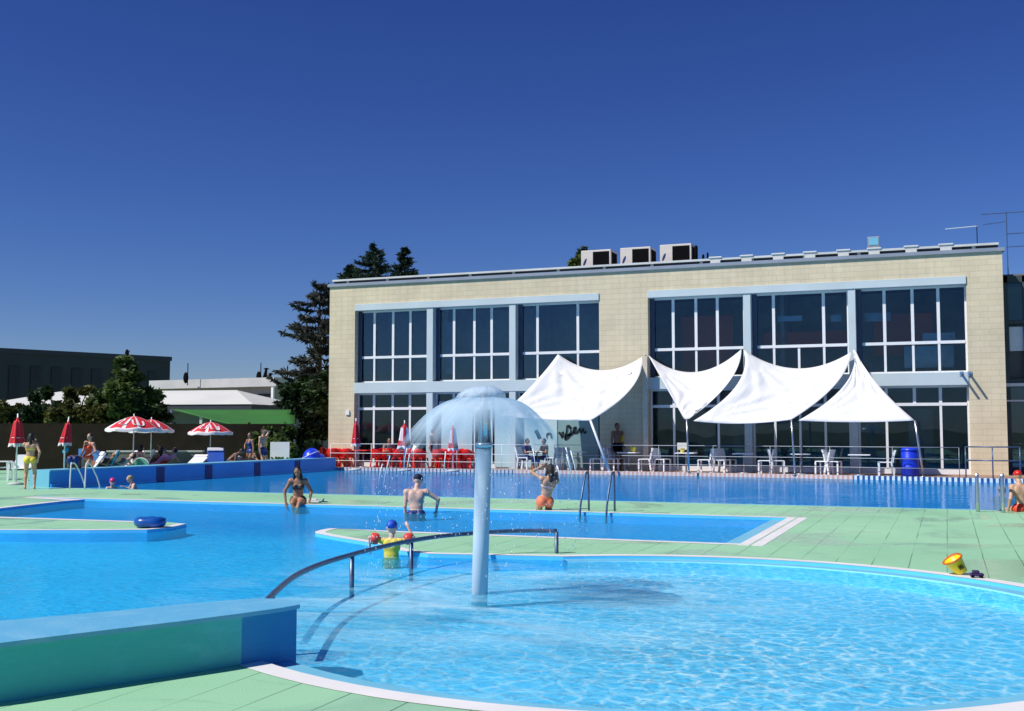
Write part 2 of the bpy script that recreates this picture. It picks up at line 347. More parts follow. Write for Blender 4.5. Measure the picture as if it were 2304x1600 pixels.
M['sail'] = sail_mat()
M['blue_plastic'] = simple('royal blue plastic', (.01, .045, .62), .35, var=.06)
M['blue_cloth'] = simple('blue canvas', (.02, .10, .48), .8)
M['sky_cloth'] = simple('light blue plastic shell', (.10, .25, .62), .45, var=.08)
M['teal_cloth'] = simple('turquoise towel', (.01, .28, .42), .8)
M['pink_cloth'] = simple('pink towel', (.72, .18, .50), .8)
M['palepink'] = simple('pale pink towel', (.72, .52, .52), .8)
M['mint_cloth'] = simple('green lounger shell', (.15, .42, .24), .5)
M['yellow'] = simple('yellow plastic', (.80, .62, .01), .35, var=.05)
M['yellow_cloth'] = simple('yellow swim fabric', (.75, .60, .06), .6)
M['orange'] = simple('orange plastic', (.75, .14, .01), .4)
M['purple'] = simple('dark purple rubber', (.03, .015, .08), .4)
M['red_swim'] = simple('orange red swim fabric', (.72, .06, .02), .6)
M['black_swim'] = simple('black patterned swim fabric', (.03, .03, .035), .5, var=.6, scale=40)
M['grey_swim'] = simple('grey striped swim fabric', (.22, .19, .19), .6, var=.6, scale=50)
M['navy_cloth'] = simple('navy cap fabric', (.006, .008, .03), .8)
M['peach'] = simple('peach swim fabric', (.72, .40, .27), .6)
M['cap_blue'] = simple('blue cap fabric', (.01, .08, .50), .6)
M['cap_red'] = simple('red swim cap', (.65, .015, .01), .3)
M['cap_pink'] = simple('magenta swim cap', (.62, .03, .18), .35)
M['armband'] = simple('red inflatable vinyl', (.75, .07, .05), .25)
M['skin'] = simple('skin', (.56, .33, .22), .5, var=.06, scale=6)
M['skin_pale'] = simple('pale skin', (.66, .43, .33), .5, var=.06, scale=6)
M['skin_tan'] = simple('tanned skin', (.36, .18, .10), .5, var=.08, scale=6)
M['skin_dark'] = simple('deeply tanned skin', (.20, .10, .065), .5, var=.08, scale=6)
M['hair_black'] = simple('black hair', (.008, .006, .006), .4, var=.3, scale=60, bump=.6, bscale=90)
M['hair_brown'] = simple('dark brown hair', (.025, .014, .01), .5, var=.3, scale=60, bump=.6, bscale=90)
M['hair_fair'] = simple('fair hair', (.42, .30, .15), .5, var=.3, scale=60, bump=.6, bscale=90)
M['bark'] = simple('bark', (.06, .045, .03), .9, var=.3, scale=8, bump=.6)
M['leaf_dark'] = leaf_mat('dark leaves', (.012, .026, .010), (.04, .075, .022))
M['leaf_olive'] = leaf_mat('olive leaves', (.04, .048, .010), (.12, .125, .028))
M['leaf_green'] = leaf_mat('green leaves', (.03, .06, .012), (.11, .16, .035))
M['needle'] = leaf_mat('conifer needles', (.015, .035, .025), (.04, .08, .05))
M['needle_grey'] = leaf_mat('greyish conifer needles', (.04, .048, .045), (.10, .105, .09))
M['hedge'] = simple('brown screen', (.035, .018, .010), .95, var=.35, scale=1.5, bump=.5)
M['dark_block'] = simple('dark grey cladding', (.028, .03, .042), .8, var=.12, scale=.4)
M['dark_block2'] = simple('darker window strip', (.006, .008, .014), .5, var=.1)
M['white_roof'] = simple('off white roof sheeting', (.62, .62, .58), .7, var=.06, scale=.4)
M['fascia'] = simple('dark plum fascia', (.03, .028, .045), .7)
M['concrete'] = simple('pale concrete', (.50, .50, .49), .8, var=.12, scale=.6)
M['beige_wall'] = simple('beige render', (.36, .32, .27), .85, var=.1, scale=.6)
M['grey_wall'] = simple('grey render', (.13, .13, .12), .85, var=.12, scale=.8)
M['green_net'] = simple('green shade net', (.02, .13, .015), .85, var=.1, scale=.8)
M['turf'] = simple('dry ground', (.10, .12, .05), .95, var=.3, scale=.05)
M['terrace_tile'] = simple('terrace tiles', (.34, .22, .17), .7, var=.15, scale=3)
M['face_blue'] = stripe_mat('blue and white overflow tiles', 'X', .18, .5, (.012, .07, .26), (.66, .80, .90))
M['face_orange'] = stripe_mat('terracotta and cream tiles', 'X', .17, .5, (.62, .36, .28), (.70, .62, .57))
M['face_dark'] = stripe_mat('white overflow tiles with dark slots', 'X', .17, .3, (.60, .58, .60), (.08, .08, .12))
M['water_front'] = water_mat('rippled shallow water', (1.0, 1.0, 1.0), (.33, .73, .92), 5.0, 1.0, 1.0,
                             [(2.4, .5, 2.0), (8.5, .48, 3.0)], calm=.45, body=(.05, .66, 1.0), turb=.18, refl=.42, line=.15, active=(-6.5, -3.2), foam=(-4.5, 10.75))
M['water_far'] = water_mat('calmer deep water', (.55, .85, 1.0), (.30, .66, .92), 1.6, .6, .42,
                           [(1.2, .6, 2.0), (4.0, .3, 3.0)], aniso=(.55, 1.1, 1), calm=.45, refl=.55, body=(.02, .34, .74), turb=.5)
M['spray'] = spray_mat()
M['eye_dark'] = simple('dark eye', (.01, .01, .01), .2, var=0)
M['lip'] = simple('lip', (.35, .10, .08), .5, var=0)

def worn(name, c, c2, scale=3.0, lo=.56, hi=.66, amt=.5, rough=.5):
    m, nt, b = newmat(name); b.inputs['Roughness'].default_value = rough
    tc = node(nt, 'ShaderNodeTexCoord')
    n = node(nt, 'ShaderNodeTexNoise', Scale=scale, Detail=9.0, Roughness=.68, Distortion=.6); mp = node(nt, 'ShaderNodeMapping'); mp.inputs['Scale'].default_value = (1, 1, 2.6)
    L(nt, tc.outputs['Object'], mp.inputs['Vector']); L(nt, mp.outputs[0], n.inputs['Vector'])
    mr = node(nt, 'ShaderNodeMapRange'); mr.inputs['From Min'].default_value = lo; mr.inputs['From Max'].default_value = hi; mr.inputs['To Max'].default_value = amt; L(nt, n.outputs['Fac'], mr.inputs['Value'])
    mx = node(nt, 'ShaderNodeMix', data_type='RGBA'); L(nt, mr.outputs['Result'], mx.inputs['Factor']); mx.inputs['A'].default_value = (*c, 1); mx.inputs['B'].default_value = (*c2, 1)
    L(nt, mx.outputs['Result'], b.inputs['Base Color'])
    n2 = node(nt, 'ShaderNodeTexNoise', Scale=30.0, Detail=5.0); L(nt, tc.outputs['Object'], n2.inputs['Vector'])
    bp = node(nt, 'ShaderNodeBump', Strength=.35, Distance=.01); L(nt, n2.outputs['Fac'], bp.inputs['Height']); L(nt, bp.outputs['Normal'], b.inputs['Normal'])
    return m
M['teal'] = worn('worn teal render', (.045, .47, .48), (.10, .55, .60), 1.6, .50, .66, .6)
M['wall_top'] = worn('worn pale blue top', (.12, .42, .64), (.22, .50, .68), 2.2, .48, .64, .6)
M['deep_blue'] = worn('worn deep blue paint', (.008, .22, .50), (.03, .32, .60), 2.0, .52, .66, .5)

# ------------------------------------------------------------------ mesh helper
class MB:
    def __init__(s): s.v = []; s.f = []; s.mi = []; s.sm = []; s.uv = None
    def add(s, vs, fs, mi=0, smooth=False):
        o = len(s.v); s.v += [tuple(v) for v in vs]
        for f in fs: s.f.append(tuple(i + o for i in f)); s.mi.append(mi); s.sm.append(smooth)
    def box(s, x0, x1, y0, y1, z0, z1, mi=0, mat=None):
        v = [(x, y, z) for z in (z0, z1) for y in (y0, y1) for x in (x0, x1)]
        if mat is not None: v = [mat @ Vector(p) for p in v]
        s.add(v, [(0, 2, 3, 1), (4, 5, 7, 6), (0, 1, 5, 4), (2, 6, 7, 3), (0, 4, 6, 2), (1, 3, 7, 5)], mi)
    def bar(s, a, b, w, h, mi=0):
        a = Vector(a); b = Vector(b); d = (b - a); l = d.length; d.normalize()
        up = Vector((0, 0, 1)) if abs(d.z) < .95 else Vector((0, 1, 0))
        x = d.cross(up).normalized(); y = x.cross(d)
        v = []
        for p in (a, b):
            for sx, sy in ((-1, -1), (1, -1), (1, 1), (-1, 1)): v.append(p + x * sx * w / 2 + y * sy * h / 2)
        s.add(v, [(3, 2, 1, 0), (4, 5, 6, 7), (0, 1, 5, 4), (1, 2, 6, 5), (2, 3, 7, 6), (3, 0, 4, 7)], mi)
    def tube(s, pts, r, n=8, mi=0, cap=True, rs=None):
        pts = [Vector(p) for p in pts]; rings = []
        T = []
        for i in range(len(pts)):
            a = pts[max(0, i - 1)]; b = pts[min(len(pts) - 1, i + 1)]
            T.append((b - a).normalized())
        ref = Vector((0, 0, 1)) if abs(T[0].z) < .9 else Vector((1, 0, 0))
        x = T[0].cross(ref).normalized()
        vs = []; fs = []
        for i, p in enumerate(pts):
            x = (x - T[i] * x.dot(T[i])).normalized(); y = T[i].cross(x)
            rr = rs[i] if rs else r
            for k in range(n):
                a = 2 * PI * k / n; vs.append(p + x * rr * math.cos(a) + y * rr * math.sin(a))
        for i in range(len(pts) - 1):
            for k in range(n):
                k2 = (k + 1) % n
                fs.append((i * n + k, i * n + k2, (i + 1) * n + k2, (i + 1) * n + k))
        s.add(vs, fs, mi, True)
        if cap:
            o = len(s.v) - len(vs)
            s.f.append(tuple(o + k for k in reversed(range(n)))); s.mi.append(mi); s.sm.append(False)
            o2 = o + (len(pts) - 1) * n
            s.f.append(tuple(o2 + k for k in range(n))); s.mi.append(mi); s.sm.append(False)
    def lathe(s, prof, c=(0, 0, 0), n=24, mi=0, smooth=True, cap=True):
        vs = []; fs = []
        for r, z in prof:
            for k in range(n):
                a = 2 * PI * k / n; vs.append((c[0] + r * math.cos(a), c[1] + r * math.sin(a), c[2] + z))
        for i in range(len(prof) - 1):
            for k in range(n):
                k2 = (k + 1) % n; fs.append((i * n + k, i * n + k2, (i + 1) * n + k2, (i + 1) * n + k))
        s.add(vs, fs, mi, smooth)
        if cap:
            o = len(s.v) - len(vs)
            s.f.append(tuple(o + k for k in reversed(range(n)))); s.mi.append(mi); s.sm.append(False)
            s.f.append(tuple(o + (len(prof) - 1) * n + k for k in range(n))); s.mi.append(mi); s.sm.append(False)
    def ell(s, c, r, n=14, m=9, mi=0, rot=None):
        vs = []; fs = []
        for i in range(m + 1):
            t = PI * i / m
            for k in range(n):
                a = 2 * PI * k / n
                p = Vector((r[0] * math.sin(t) * math.cos(a), r[1] * math.sin(t) * math.sin(a), r[2] * math.cos(t)))
                if rot: p = rot @ p
                vs.append(Vector(c) + p)
        for i in range(m):
            for k in range(n):
                k2 = (k + 1) % n; fs.append((i * n + k, (i + 1) * n + k, (i + 1) * n + k2, i * n + k2))
        s.add(vs, fs, mi, True)
    def prism(s, poly, z0, z1, mi=0, holes=(), sides=True, bottom=False, mi_side=None):
        loops = [list(poly)] + [list(h) for h in holes]
        tri = tessellate_polygon([[Vector((p[0], p[1], 0)) for p in l] for l in loops])
        flat = [p for l in loops for p in l]
        top = [(p[0], p[1], z1) for p in flat]
        def up(t):
            a, b, c = (flat[i] for i in t)
            return t if (b[0] - a[0]) * (c[1] - a[1]) - (b[1] - a[1]) * (c[0] - a[0]) > 0 else (t[0], t[2], t[1])
        s.add(top, [up(t) for t in tri], mi)
        if bottom: s.add([(p[0], p[1], z0) for p in flat], [tuple(reversed(up(t))) for t in tri], mi)
        if sides:
            ms = mi if mi_side is None else mi_side
            for li, l in enumerate(loops):
                area = sum(l[i][0] * l[(i + 1) % len(l)][1] - l[(i + 1) % len(l)][0] * l[i][1] for i in range(len(l)))
                ccw = (area > 0) == (li == 0)
                for i in range(len(l)):
                    a = l[i]; b = l[(i + 1) % len(l)]
                    if not ccw: a, b = b, a
                    s.add([(a[0], a[1], z0), (b[0], b[1], z0), (b[0], b[1], z1), (a[0], a[1], z1)], [(0, 1, 2, 3)], ms)
    def build(s, name, mats, parent=None, bevel=0, merge=False):
        me = bpy.data.meshes.new(name); me.from_pydata([tuple(v) for v in s.v], [], s.f)
        if not isinstance(mats, (list, tuple)): mats = [mats]
        for m in mats: me.materials.append(m)
        me.polygons.foreach_set('material_index', s.mi); me.polygons.foreach_set('use_smooth', s.sm)
        me.update()
        o = bpy.data.objects.new(name, me); col.objects.link(o)
        if parent: o.parent = parent
        if bevel:
            b = o.modifiers.new('bevel', 'BEVEL'); b.width = bevel; b.segments = 2; b.limit_method = 'ANGLE'
        return o
def struct(name, mb, mats, **k):
    o = mb.build(name, mats, **k); o['kind'] = 'structure'; return o

def offset_line(pts, d):
    """offset an open polyline sideways (left positive)"""
    out = []
    for i, p in enumerate(pts):
        a = Vector(pts[max(0, i - 1)][:2]); b = Vector(pts[min(len(pts) - 1, i + 1)][:2])
        t = (b - a).normalized(); n = Vector((-t.y, t.x))
        k = 1.0
        if 0 < i < len(pts) - 1:
            t1 = (Vector(p[:2]) - a).normalized(); k = 1 / max(.45, abs(Vector((-t1.y, t1.x)).dot(n)))
        out.append((p[0] + n.x * d * k, p[1] + n.y * d * k))
    return out
def strip(mb, a, b, z, mi=0, z0=None):
    for i in range(len(a) - 1):
        mb.add([(a[i][0], a[i][1], z), (a[i + 1][0], a[i + 1][1], z), (b[i + 1][0], b[i + 1][1], z), (b[i][0], b[i][1], z)], [(0, 1, 2, 3)], mi)
def fix_up(mb):
    for i, f in enumerate(mb.f):
        a, b, c = (Vector(mb.v[f[k]]) for k in (0, 1, 2))
        if (b - a).cross(c - a).z < 0: mb.f[i] = tuple(reversed(f))

# ------------------------------------------------------------------ pools and deck
CX, CY, CR = -2.55, 10.45, 4.12
arc = []
a0, a1 = R(122), R(-121)
N = 60
for i in range(N + 1):
    a = a0 + (a1 - a0) * i / N
    arc.append((CX + CR * math.cos(a), CY + CR * math.sin(a)))
def gp(*L_): return [tuple(G(x, y)[:2]) for x, y in L_]
near_curve = gp((740, 1186), (722, 1189), (708, 1193), (707, 1197), (760, 1207), (798, 1213), (851, 1222), (900, 1236.5), (960, 1243))
right_x, near_y, far_y = -2.86, 16.45, 21.62
hole = []
hole += [(-21.3, far_y - .15), (-12, far_y), (right_x, far_y), (right_x, near_y), (-8.5, near_y)]   # middle pool, clockwise from far left
hole += near_curve
hole += arc
wall_line_far = gp((600, 1462), (400, 1478), (200, 1500), (0, 1528))
foot = [(-4.78, 6.95), (-5.0, 6.55), (-5.35, 5.85), (-5.65, 5.35), (-6.2, 4.5), (-7.2, 3.2)]
hole += foot
hole += [(-14, 1.0), (-22, 9.0)]
pen_low = gp((-60, 1189), (60, 1190), (200, 1190), (330, 1189), (372, 1185), (400, 1180), (418, 1175.5))
pen_up = gp((380, 1172), (300, 1170), (150, 1165), (0, 1160), (-50, 1158.5))
hole += [(-20, 13.3)] + pen_low + pen_up
hole += gp((-110, 1157), (0, 1141), (60, 1134), (140, 1125), (190, 1121))
# far pool
FPX0, FPX1 = -24.4, 9.0
far_edge = [(-25.2, 41.9), (-18, 41.8), (-10, 41.5), (-5, 41.0), (-1.5, 40.35), (1.0, 39.85), (9.0, 39.2)]
far_hole = [(FPX0, 25.35), (FPX0, 41.9)] + far_edge[1:] + [(FPX1, 25.35)]
site = [(-75, -12), (45, -12), (45, 100), (-75, 100)]
mb = MB(); mb.prism(site, -1.6, 0, 0, holes=[hole, far_hole], mi_side=1)
struct('pool_deck', mb, [M['deck'], M['side_paint']])
mb = MB(); mb.prism([(-1800, -1500), (1800, -1500), (1800, 2600), (-1800, 2600)], -.02, -.02, 0, holes=[site], sides=False)
struct('ground', mb, M['turf'])
mb = MB(); mb.add([(-24, .5, -.20), (3, .5, -.20), (3, 23, -.20), (-24, 23, -.20)], [(0, 1, 2, 3)])
struct('pool_floor', mb, M['floor_lagoon'])
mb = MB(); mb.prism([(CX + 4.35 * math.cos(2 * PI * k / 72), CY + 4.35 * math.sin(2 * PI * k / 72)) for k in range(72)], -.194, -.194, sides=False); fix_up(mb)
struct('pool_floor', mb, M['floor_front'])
mb = MB(); mb.add([(-25, 25, -1.3), (9.5, 25, -1.3), (9.5, 42.5, -1.3), (-25, 42.5, -1.3)], [(0, 1, 2, 3)])
struct('pool_floor', mb, M['floor_far'])
def sheet(poly, z):
    m_ = MB(); m_.prism(poly, z, z, sides=False); fix_up(m_); return m_
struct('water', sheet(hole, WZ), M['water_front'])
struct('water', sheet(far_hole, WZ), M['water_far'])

# white edging sheets (painted kerb) 4 mm above the deck and blue gutter ledges just above the water
mb = MB()
ring_o = [(CX + (p[0] - CX) * 4.34 / CR, CY + (p[1] - CY) * 4.31 / CR) for p in arc]
strip(mb, arc, ring_o, .004)
nc = [p for p in near_curve]
nco = offset_line(nc, .17)
strip(mb, nc[3:] + [arc[0]], nco[3:] + [ring_o[0]], .004)
strip(mb, nc[:4], nco[:4], .004)
strip(mb, [(right_x, near_y), (-8.5, near_y), nc[0]], [(right_x - .0, near_y - .19), (-8.5, near_y - .19), nco[0]], .004)
fix_up(mb)
mb.box(right_x + .001, right_x + .16, near_y - .19, far_y + .19, 0, .004)
mb.box(right_x + .19, right_x + .36, near_y - .19, far_y + .19, 0, .004)
mbb = MB()
top = [(-21.3, far_y - .15), (-12, far_y), (right_x, far_y)]
strip(mb, top, [(p[0], p[1] + .22) for p in top], .004)
lf = gp((-110, 1157), (0, 1141), (60, 1134), (140, 1125), (190, 1121)) + [top[0]]
strip(mb, lf, offset_line(lf, .2), .004)
pl = pen_low
strip(mb, pl, offset_line(pl, .16), .004)
strip(mb, pen_up, offset_line(pen_up, .2), .004)
fix_up(mb)
struct('pool_edging', mb, M['white_edge'])
mb = MB()
inn = [(CX + (p[0] - CX) * 3.88 / CR, CY + (p[1] - CY) * 3.88 / CR) for p in arc]
strip(mb, arc, inn, -.034); fix_up(mb)
n0 = len(mb.f)
strip(mb, inn, inn, -.034)
mb.f = mb.f[:n0]; mb.mi = mb.mi[:n0]; mb.sm = mb.sm[:n0]
for i in range(len(inn) - 1):
    mb.add([(*inn[i], -.034), (*inn[i + 1], -.034), (*inn[i + 1], -.5), (*inn[i], -.5)], [(0, 1, 2, 3)], 1)
mb.box(right_x - .28, right_x - .001, near_y, far_y, -.5, -.034)
struct('pool_ledge', mb, [M['ledge'], M['arc_paint']])
mb = MB(); mb.box(FPX0, FPX1, 25.351, 25.50, -.3, -.02); mb.box(FPX0, FPX1, 25.20, 25.35, 0, .004)
struct('pool_ledge', mb, M['ledge'])

# far terrace: slab with tiled overflow face
TZ = .06
mb = MB()
tp = [(-32, 41.9)] + far_edge + [(16, 39.0), (16, 58), (-32, 58)]
mb.prism([(p[0], p[1] + .0) for p in tp], -.2, TZ, 0, mi_side=1)
struct('terrace', mb, [M['terrace_tile'], M['white_edge']])
def face_seg(x0, x1, mat):
    m_ = MB()
    pts = []
    for x in [x0] + [p[0] for p in far_edge if x0 < p[0] < x1] + [x1]:
        for a, b in zip(far_edge, far_edge[1:]):
            if a[0] <= x <= b[0]:
                t = (x - a[0]) / (b[0] - a[0]); pts.append((x, a[1] + t * (b[1] - a[1]))); break
    for a, b in zip(pts, pts[1:]):
        m_.add([(a[0], a[1] - .02, -.18), (b[0], b[1] - .02, -.18), (b[0], b[1] - .02, TZ + .02), (a[0], a[1] - .02, TZ + .02)], [(0, 1, 2, 3)])
        m_.add([(a[0], a[1] - .02, TZ + .02), (b[0], b[1] - .02, TZ + .02), (b[0], b[1] + .28, TZ + .02), (a[0], a[1] + .28, TZ + .02)], [(0, 1, 2, 3)])
    struct('overflow_edge', m_, mat)
face_seg(-25.2, -16.2, M['face_dark'])
face_seg(-16.2, -3.1, M['face_orange'])
face_seg(-3.1, 9.0, M['face_blue'])

# ------------------------------------------------------------------ foreground low wall
near = [(-7.4, 2.3), (-6.35, 3.75), (-5.48, 5.1), (-5.16, 5.75), (-4.88, 6.28), (-4.68, 6.72), (-4.56, 7.02)]
nearx = near[:]
farl = [(-4.78, 7.36), (-4.98, 7.30), (-5.25, 6.95), (-5.55, 6.45), (-5.95, 5.88), (-6.8, 4.55), (-7.9, 3.1)]
t = empty('low_wall', (-5.2, 6, 0)); tag(t, 'low curved wall, teal side with pale blue flat top, in the left foreground', 'low wall')
off = Vector((5.2, -6, 0))
def sh(l): return [(p[0] + 5.2, p[1] - 6) for p in l]
body = near + [(-4.52, 7.18), (-4.60, 7.30)] + farl
mb = MB(); mb.prism(sh(body), -.62, .335, 0)
# paint the last 0.35 m of the side deep blue
for i, f in enumerate(mb.f):
    c = sum((Vector(mb.v[k]) for k in f), Vector()) / len(f)
    if len(f) == 4 and c.y > .73 + 0: mb.mi[i] = 1
mb.build('side', [M['teal'], M['deep_blue']], t)
topo = [(-7.43, 2.28)] + [(p[0] + .022, p[1] - .012) for p in near[1:]] + [(-4.50, 7.19), (-4.585, 7.325)] + [(p[0] - .012, p[1] + .018) for p in farl]
mb = MB(); mb.prism(sh(topo), .335, .365, 0, bottom=True); mb.build('cap', M['wall_top'], t, bevel=.012)

# ------------------------------------------------------------------ far pool's blue wall
t = empty('pool_wall', (-24.6, 25.4, 0)); tag(t, 'long royal blue wall along the left side of the far pool', 'pool wall')
Lw = 41.7 - 25.4
mb = MB(); mb.box(-.55, .19, 0, Lw, -.3, .46); mb.box(-.55, .26, 0, .3, 0, .10, 0)
mb.build('body', M['blue_wall'], t)
mb = MB(); mb.box(-.57, .21, -.02, Lw, .46, .50); mb.box(-.55, .19, -.025, -.001, 0, .46); mb.build('cap', M['ledge'], t)
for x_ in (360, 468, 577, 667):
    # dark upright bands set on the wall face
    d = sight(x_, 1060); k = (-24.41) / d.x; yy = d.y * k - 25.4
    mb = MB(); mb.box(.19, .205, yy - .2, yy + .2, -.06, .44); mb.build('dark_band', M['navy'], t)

# ------------------------------------------------------------------ main building
FY = 43.4
S = FY / 43
bld = empty('pool_building', (-12, FY, 0))
tag(bld, 'two storey beige block building with large glazed bays and pale blue bands', 'building')
BO = Vector((-12, FY, 0))
XL, XR = -25.8, 2.0
BZ = [TZ - .06, 3.30, 3.77, 6.98, 7.27, 8.11]
G1 = [(-24.5, -20.95), (-20.65, -17.1), (-16.81, -13.15)]
G2 = [(-11.1, -7.29), (-7.01, -3.37), (-3.10, .77)]
DP = 16.0
def bx(m_, x0, x1, y0, y1, z0, z1, mi=0): m_.box(x0 - BO.x, x1 - BO.x, y0, y1, z0, z1, mi)
mb = MB()
bx(mb, XL, -24.5, 0, .6, BZ[0], BZ[5]); bx(mb, -13.15, -11.1, 0, .6, BZ[0], BZ[4]); bx(mb, .77, XR, 0, .6, BZ[0], BZ[5])
bx(mb, -24.5, .77, 0, .6, BZ[4], BZ[5])
bx(mb, XL, XL + .4, .6, DP, BZ[0], BZ[5]); bx(mb, XR - .4, XR, .6, DP, BZ[0], BZ[5]); bx(mb, XL + .4, XR - .4, DP - .4, DP, BZ[0], BZ[5])
mb.build('wall', M['brick'], bld)
mb = MB()
for a, b in ((-24.5, -13.15), (-11.1, .77)):
    bx(mb, a, b, -.05, .45, 6.98, 7.27)
    bx(mb, a, b, -.03, .45, 3.30, 3.77)
mb.build('spandrel', M['pale_blue'], bld, bevel=.008)
for g in (G1, G2):
    for k in (0, 1):
        mb = MB(); bx(mb, g[k][1], g[k + 1][0], -.01, .45, BZ[0], 3.30); bx(mb, g[k][1], g[k + 1][0], -.01, .45, 3.77, 6.98)
        mb.build('column', M['pale_blue'], bld, bevel=.008)
# floors, rooms
mb = MB(); bx(mb, XL + .4, XR - .4, .62, DP - .4, 3.40, 3.70); bx(mb, XL + .4, XR - .4, .62, DP - .4, 7.3, 7.5); bx(mb, XL + .4, XR - .4, .62, DP - .4, .0, .062)
mb.build('floor_slab', M['interior_floor'], bld)
mb = MB()
bx(mb, XL + .5, XR - .5, 4.6, 4.7, .062, 3.40); bx(mb, XL + .5, XR - .5, 4.6, 4.7, 3.7, 7.3)
for x in (-21.2, -16.9, -6.2): bx(mb, x, x + .15, 2.4, 4.6, 3.7, 7.3)
for x in (-19.4, -8.2, -1.4): bx(mb, x, x + .9, 2.6, 2.7, .062, 2.5)
bx(mb, -12.2, -12.0, .62, 7.5, .062, 7.3)
mb.build('partition', M['interior'], bld)
mb = MB(); bx(mb, -6.9, -3.5, 2.6, 2.7, 4.95, 5.65); bx(mb, -2.6, -.4, 2.4, 2.5, 4.6, 6.2); bx(mb, -10.3, -8.1, 2.3, 2.4, 3.9, 6.4); mb.build('partition', M['interior_warm'], bld)
for (xa, ya, xb, yb) in ((1941, 701, 1998, 722), (2071, 746, 2143, 772), (2030, 775, 2140, 826), (1865, 706, 1888, 722), (1745, 708, 1800, 722), (1000, 722, 1016, 840)):  # light blue panels added to stand in for sky seen through rear windows
    A_, B_ = W(xa, yb, FY + 1.1), W(xb, ya, FY + 1.1)
    mb = MB(); bx(mb, A_.x, B_.x, 1.1, 1.13, A_.z, B_.z); mb.build('sky_glimpse_panel', M['sky_panel'], bld)
# flat roof, coping, gutter pipe
mb = MB(); bx(mb, XL - .03, XR + .03, .3, DP, 8.11, 8.16); mb.build('roof', M['roof'], bld)
mb = MB(); bx(mb, XL - .08, XR + .08, -.08, .3, 8.11, 8.24); mb.build('flashing', M['zinc'], bld)
mb = MB(); bx(mb, XL + .12, XR - .12, .17, .20, 8.24, 8.36); mb.build('parapet_board', M['parapet'], bld)
mb = MB(); bx(mb, XL + .1, XR - .1, .02, .22, 8.36, 8.44)
k = XL + .8
while k < XR: bx(mb, k, k + .12, .08, .16, 8.24, 8.36); k += 2.0
mb.build('coping_rail', M['coping'], bld)

# glazing: each bay a window with frame bars and panes
def bay(x0, x1, z0, z1, trz, mids, name='window', glass='dark_glass', mid_up=True, mid_lo=True, panels=(), lower=True, sill=0.0):
    xs = sorted(mids)
    w = MB(); ww = .055
    y0, y1 = .34, .41
    bx(w, x0, x0 + .07, y0, y1, z0, z1); bx(w, x1 - .07, x1, y0, y1, z0, z1)
    bx(w, x0 + .07, x1 - .07, y0, y1, z1 - .07, z1); bx(w, x0 + .07, x1 - .07, y0, y1, z0, z0 + .07 + sill)
    bx(w, x0 + .07, x1 - .07, y0 - .02, y1, trz - .055, trz + .055)
    for i, x in enumerate(xs):
        middle = i == 1 and len(xs) == 3
        if not middle or mid_up: bx(w, x - ww, x + ww, y0 - .01 if not middle else y0 + .01, y1, trz + .055, z1 - .07)
        if not middle or mid_lo: bx(w, x - ww * .8, x + ww * .8, y0 - .01 if not middle else y0 + .01, y1, z0 + .07 + sill, trz - .055)
    fr = w.build(name, M['white_metal'], bld)
    g = MB()
    ed = [x0 + .07] + xs + [x1 - .07]
    for i in range(len(ed) - 1):
        pass
    bx(g, x0 + .05, x1 - .05, y1 - .03, y1 - .015, z0 + .05, z1 - .05)
    g.build('pane', M[glass], fr)
    if z0 > 3:
        g = MB(); bx(g, x0 + .004, x0 + .20, y0 - .035, y0 - .022, z0 + .01, z1 - .01); g.build('side_panel', M['navy_panel'], fr)
    return fr
m1 = [(-23.69, -22.77, -21.91), (-19.80, -18.85, -18.04), (-15.95, -15.05, -14.17)]
m2 = [(-10.15, -9.23, -8.37), (-6.18, -5.24, -4.30), (-2.09, -1.10, -.20)]
for i, (g, mm) in enumerate(zip(G1 + G2, m1 + m2)):
    bay(g[0], g[1], 3.77, 6.98, 4.90, mm, glass='dark_glass' if i < 3 else 'room_glass', mid_up=(i in (0, 1, 3, 5)), mid_lo=(i in (0, 1, 3, 4, 5)))
lo = [(0, 3), (1, 3), (2, 3), (3, 3), (4, 2), (5, 3)]
for i, (g, mm) in enumerate(zip(G1 + G2, m1 + m2)):
    fr = bay(g[0], g[1], TZ, 3.30, 2.62, mm, mid_lo=(i not in (3, 5)), glass='teal_glass' if i == 2 else 'lower_glass', sill=.12)
# pale sliding screens behind the lower left glazing
M['frost_teal'] = simple('greenish frosted panel', (.22, .34, .34), .35, var=.08, scale=.7)
for xa, xb, m_n, yt in ((985, 1060, 'frost', 900), (1110, 1143, 'frost', 905), (1157, 1250, 'frost', 900), (1253, 1343, 'frost_teal', 905)):
    A_, B_ = W(xa, 1045, FY + .3), W(xb, yt, FY + .3)
    mb = MB(); bx(mb, A_.x, B_.x, .29, .32, .12, B_.z); mb.build('frosted_screen', M[m_n], bld)
# hand painted letters on the glazing
def stroke(pts, w=.07):
    mb = MB(); pts = [W(x, y, FY + .275) - Vector((BO.x, BO.y, 0)) for x, y in pts]
    for a, b in zip(pts, pts[1:]): mb.bar(a, b, .012, w)
    mb.build('letter', M['ink'], bld)
def curve(pts, n=6):
    out = []
    for i in range(len(pts) - 1):
        p0 = pts[max(i - 1, 0)]; p1 = pts[i]; p2 = pts[i + 1]; p3 = pts[min(i + 2, len(pts) - 1)]
        for k in range(n):
            t_ = k / n
            out.append(tuple(.5 * ((2 * p1[j]) + (-p0[j] + p2[j]) * t_ + (2 * p0[j] - 5 * p1[j] + 4 * p2[j] - p3[j]) * t_ ** 2 + (-p0[j] + 3 * p1[j] - 3 * p2[j] + p3[j]) * t_ ** 3) for j in range(len(p1))))
    out.append(pts[-1]); return out
stroke(curve([(1226, 982), (1228, 975), (1233, 973), (1237, 977), (1236, 983)]), .09)
stroke(curve([(1202, 966), (1207, 975), (1211, 984)]), .16)
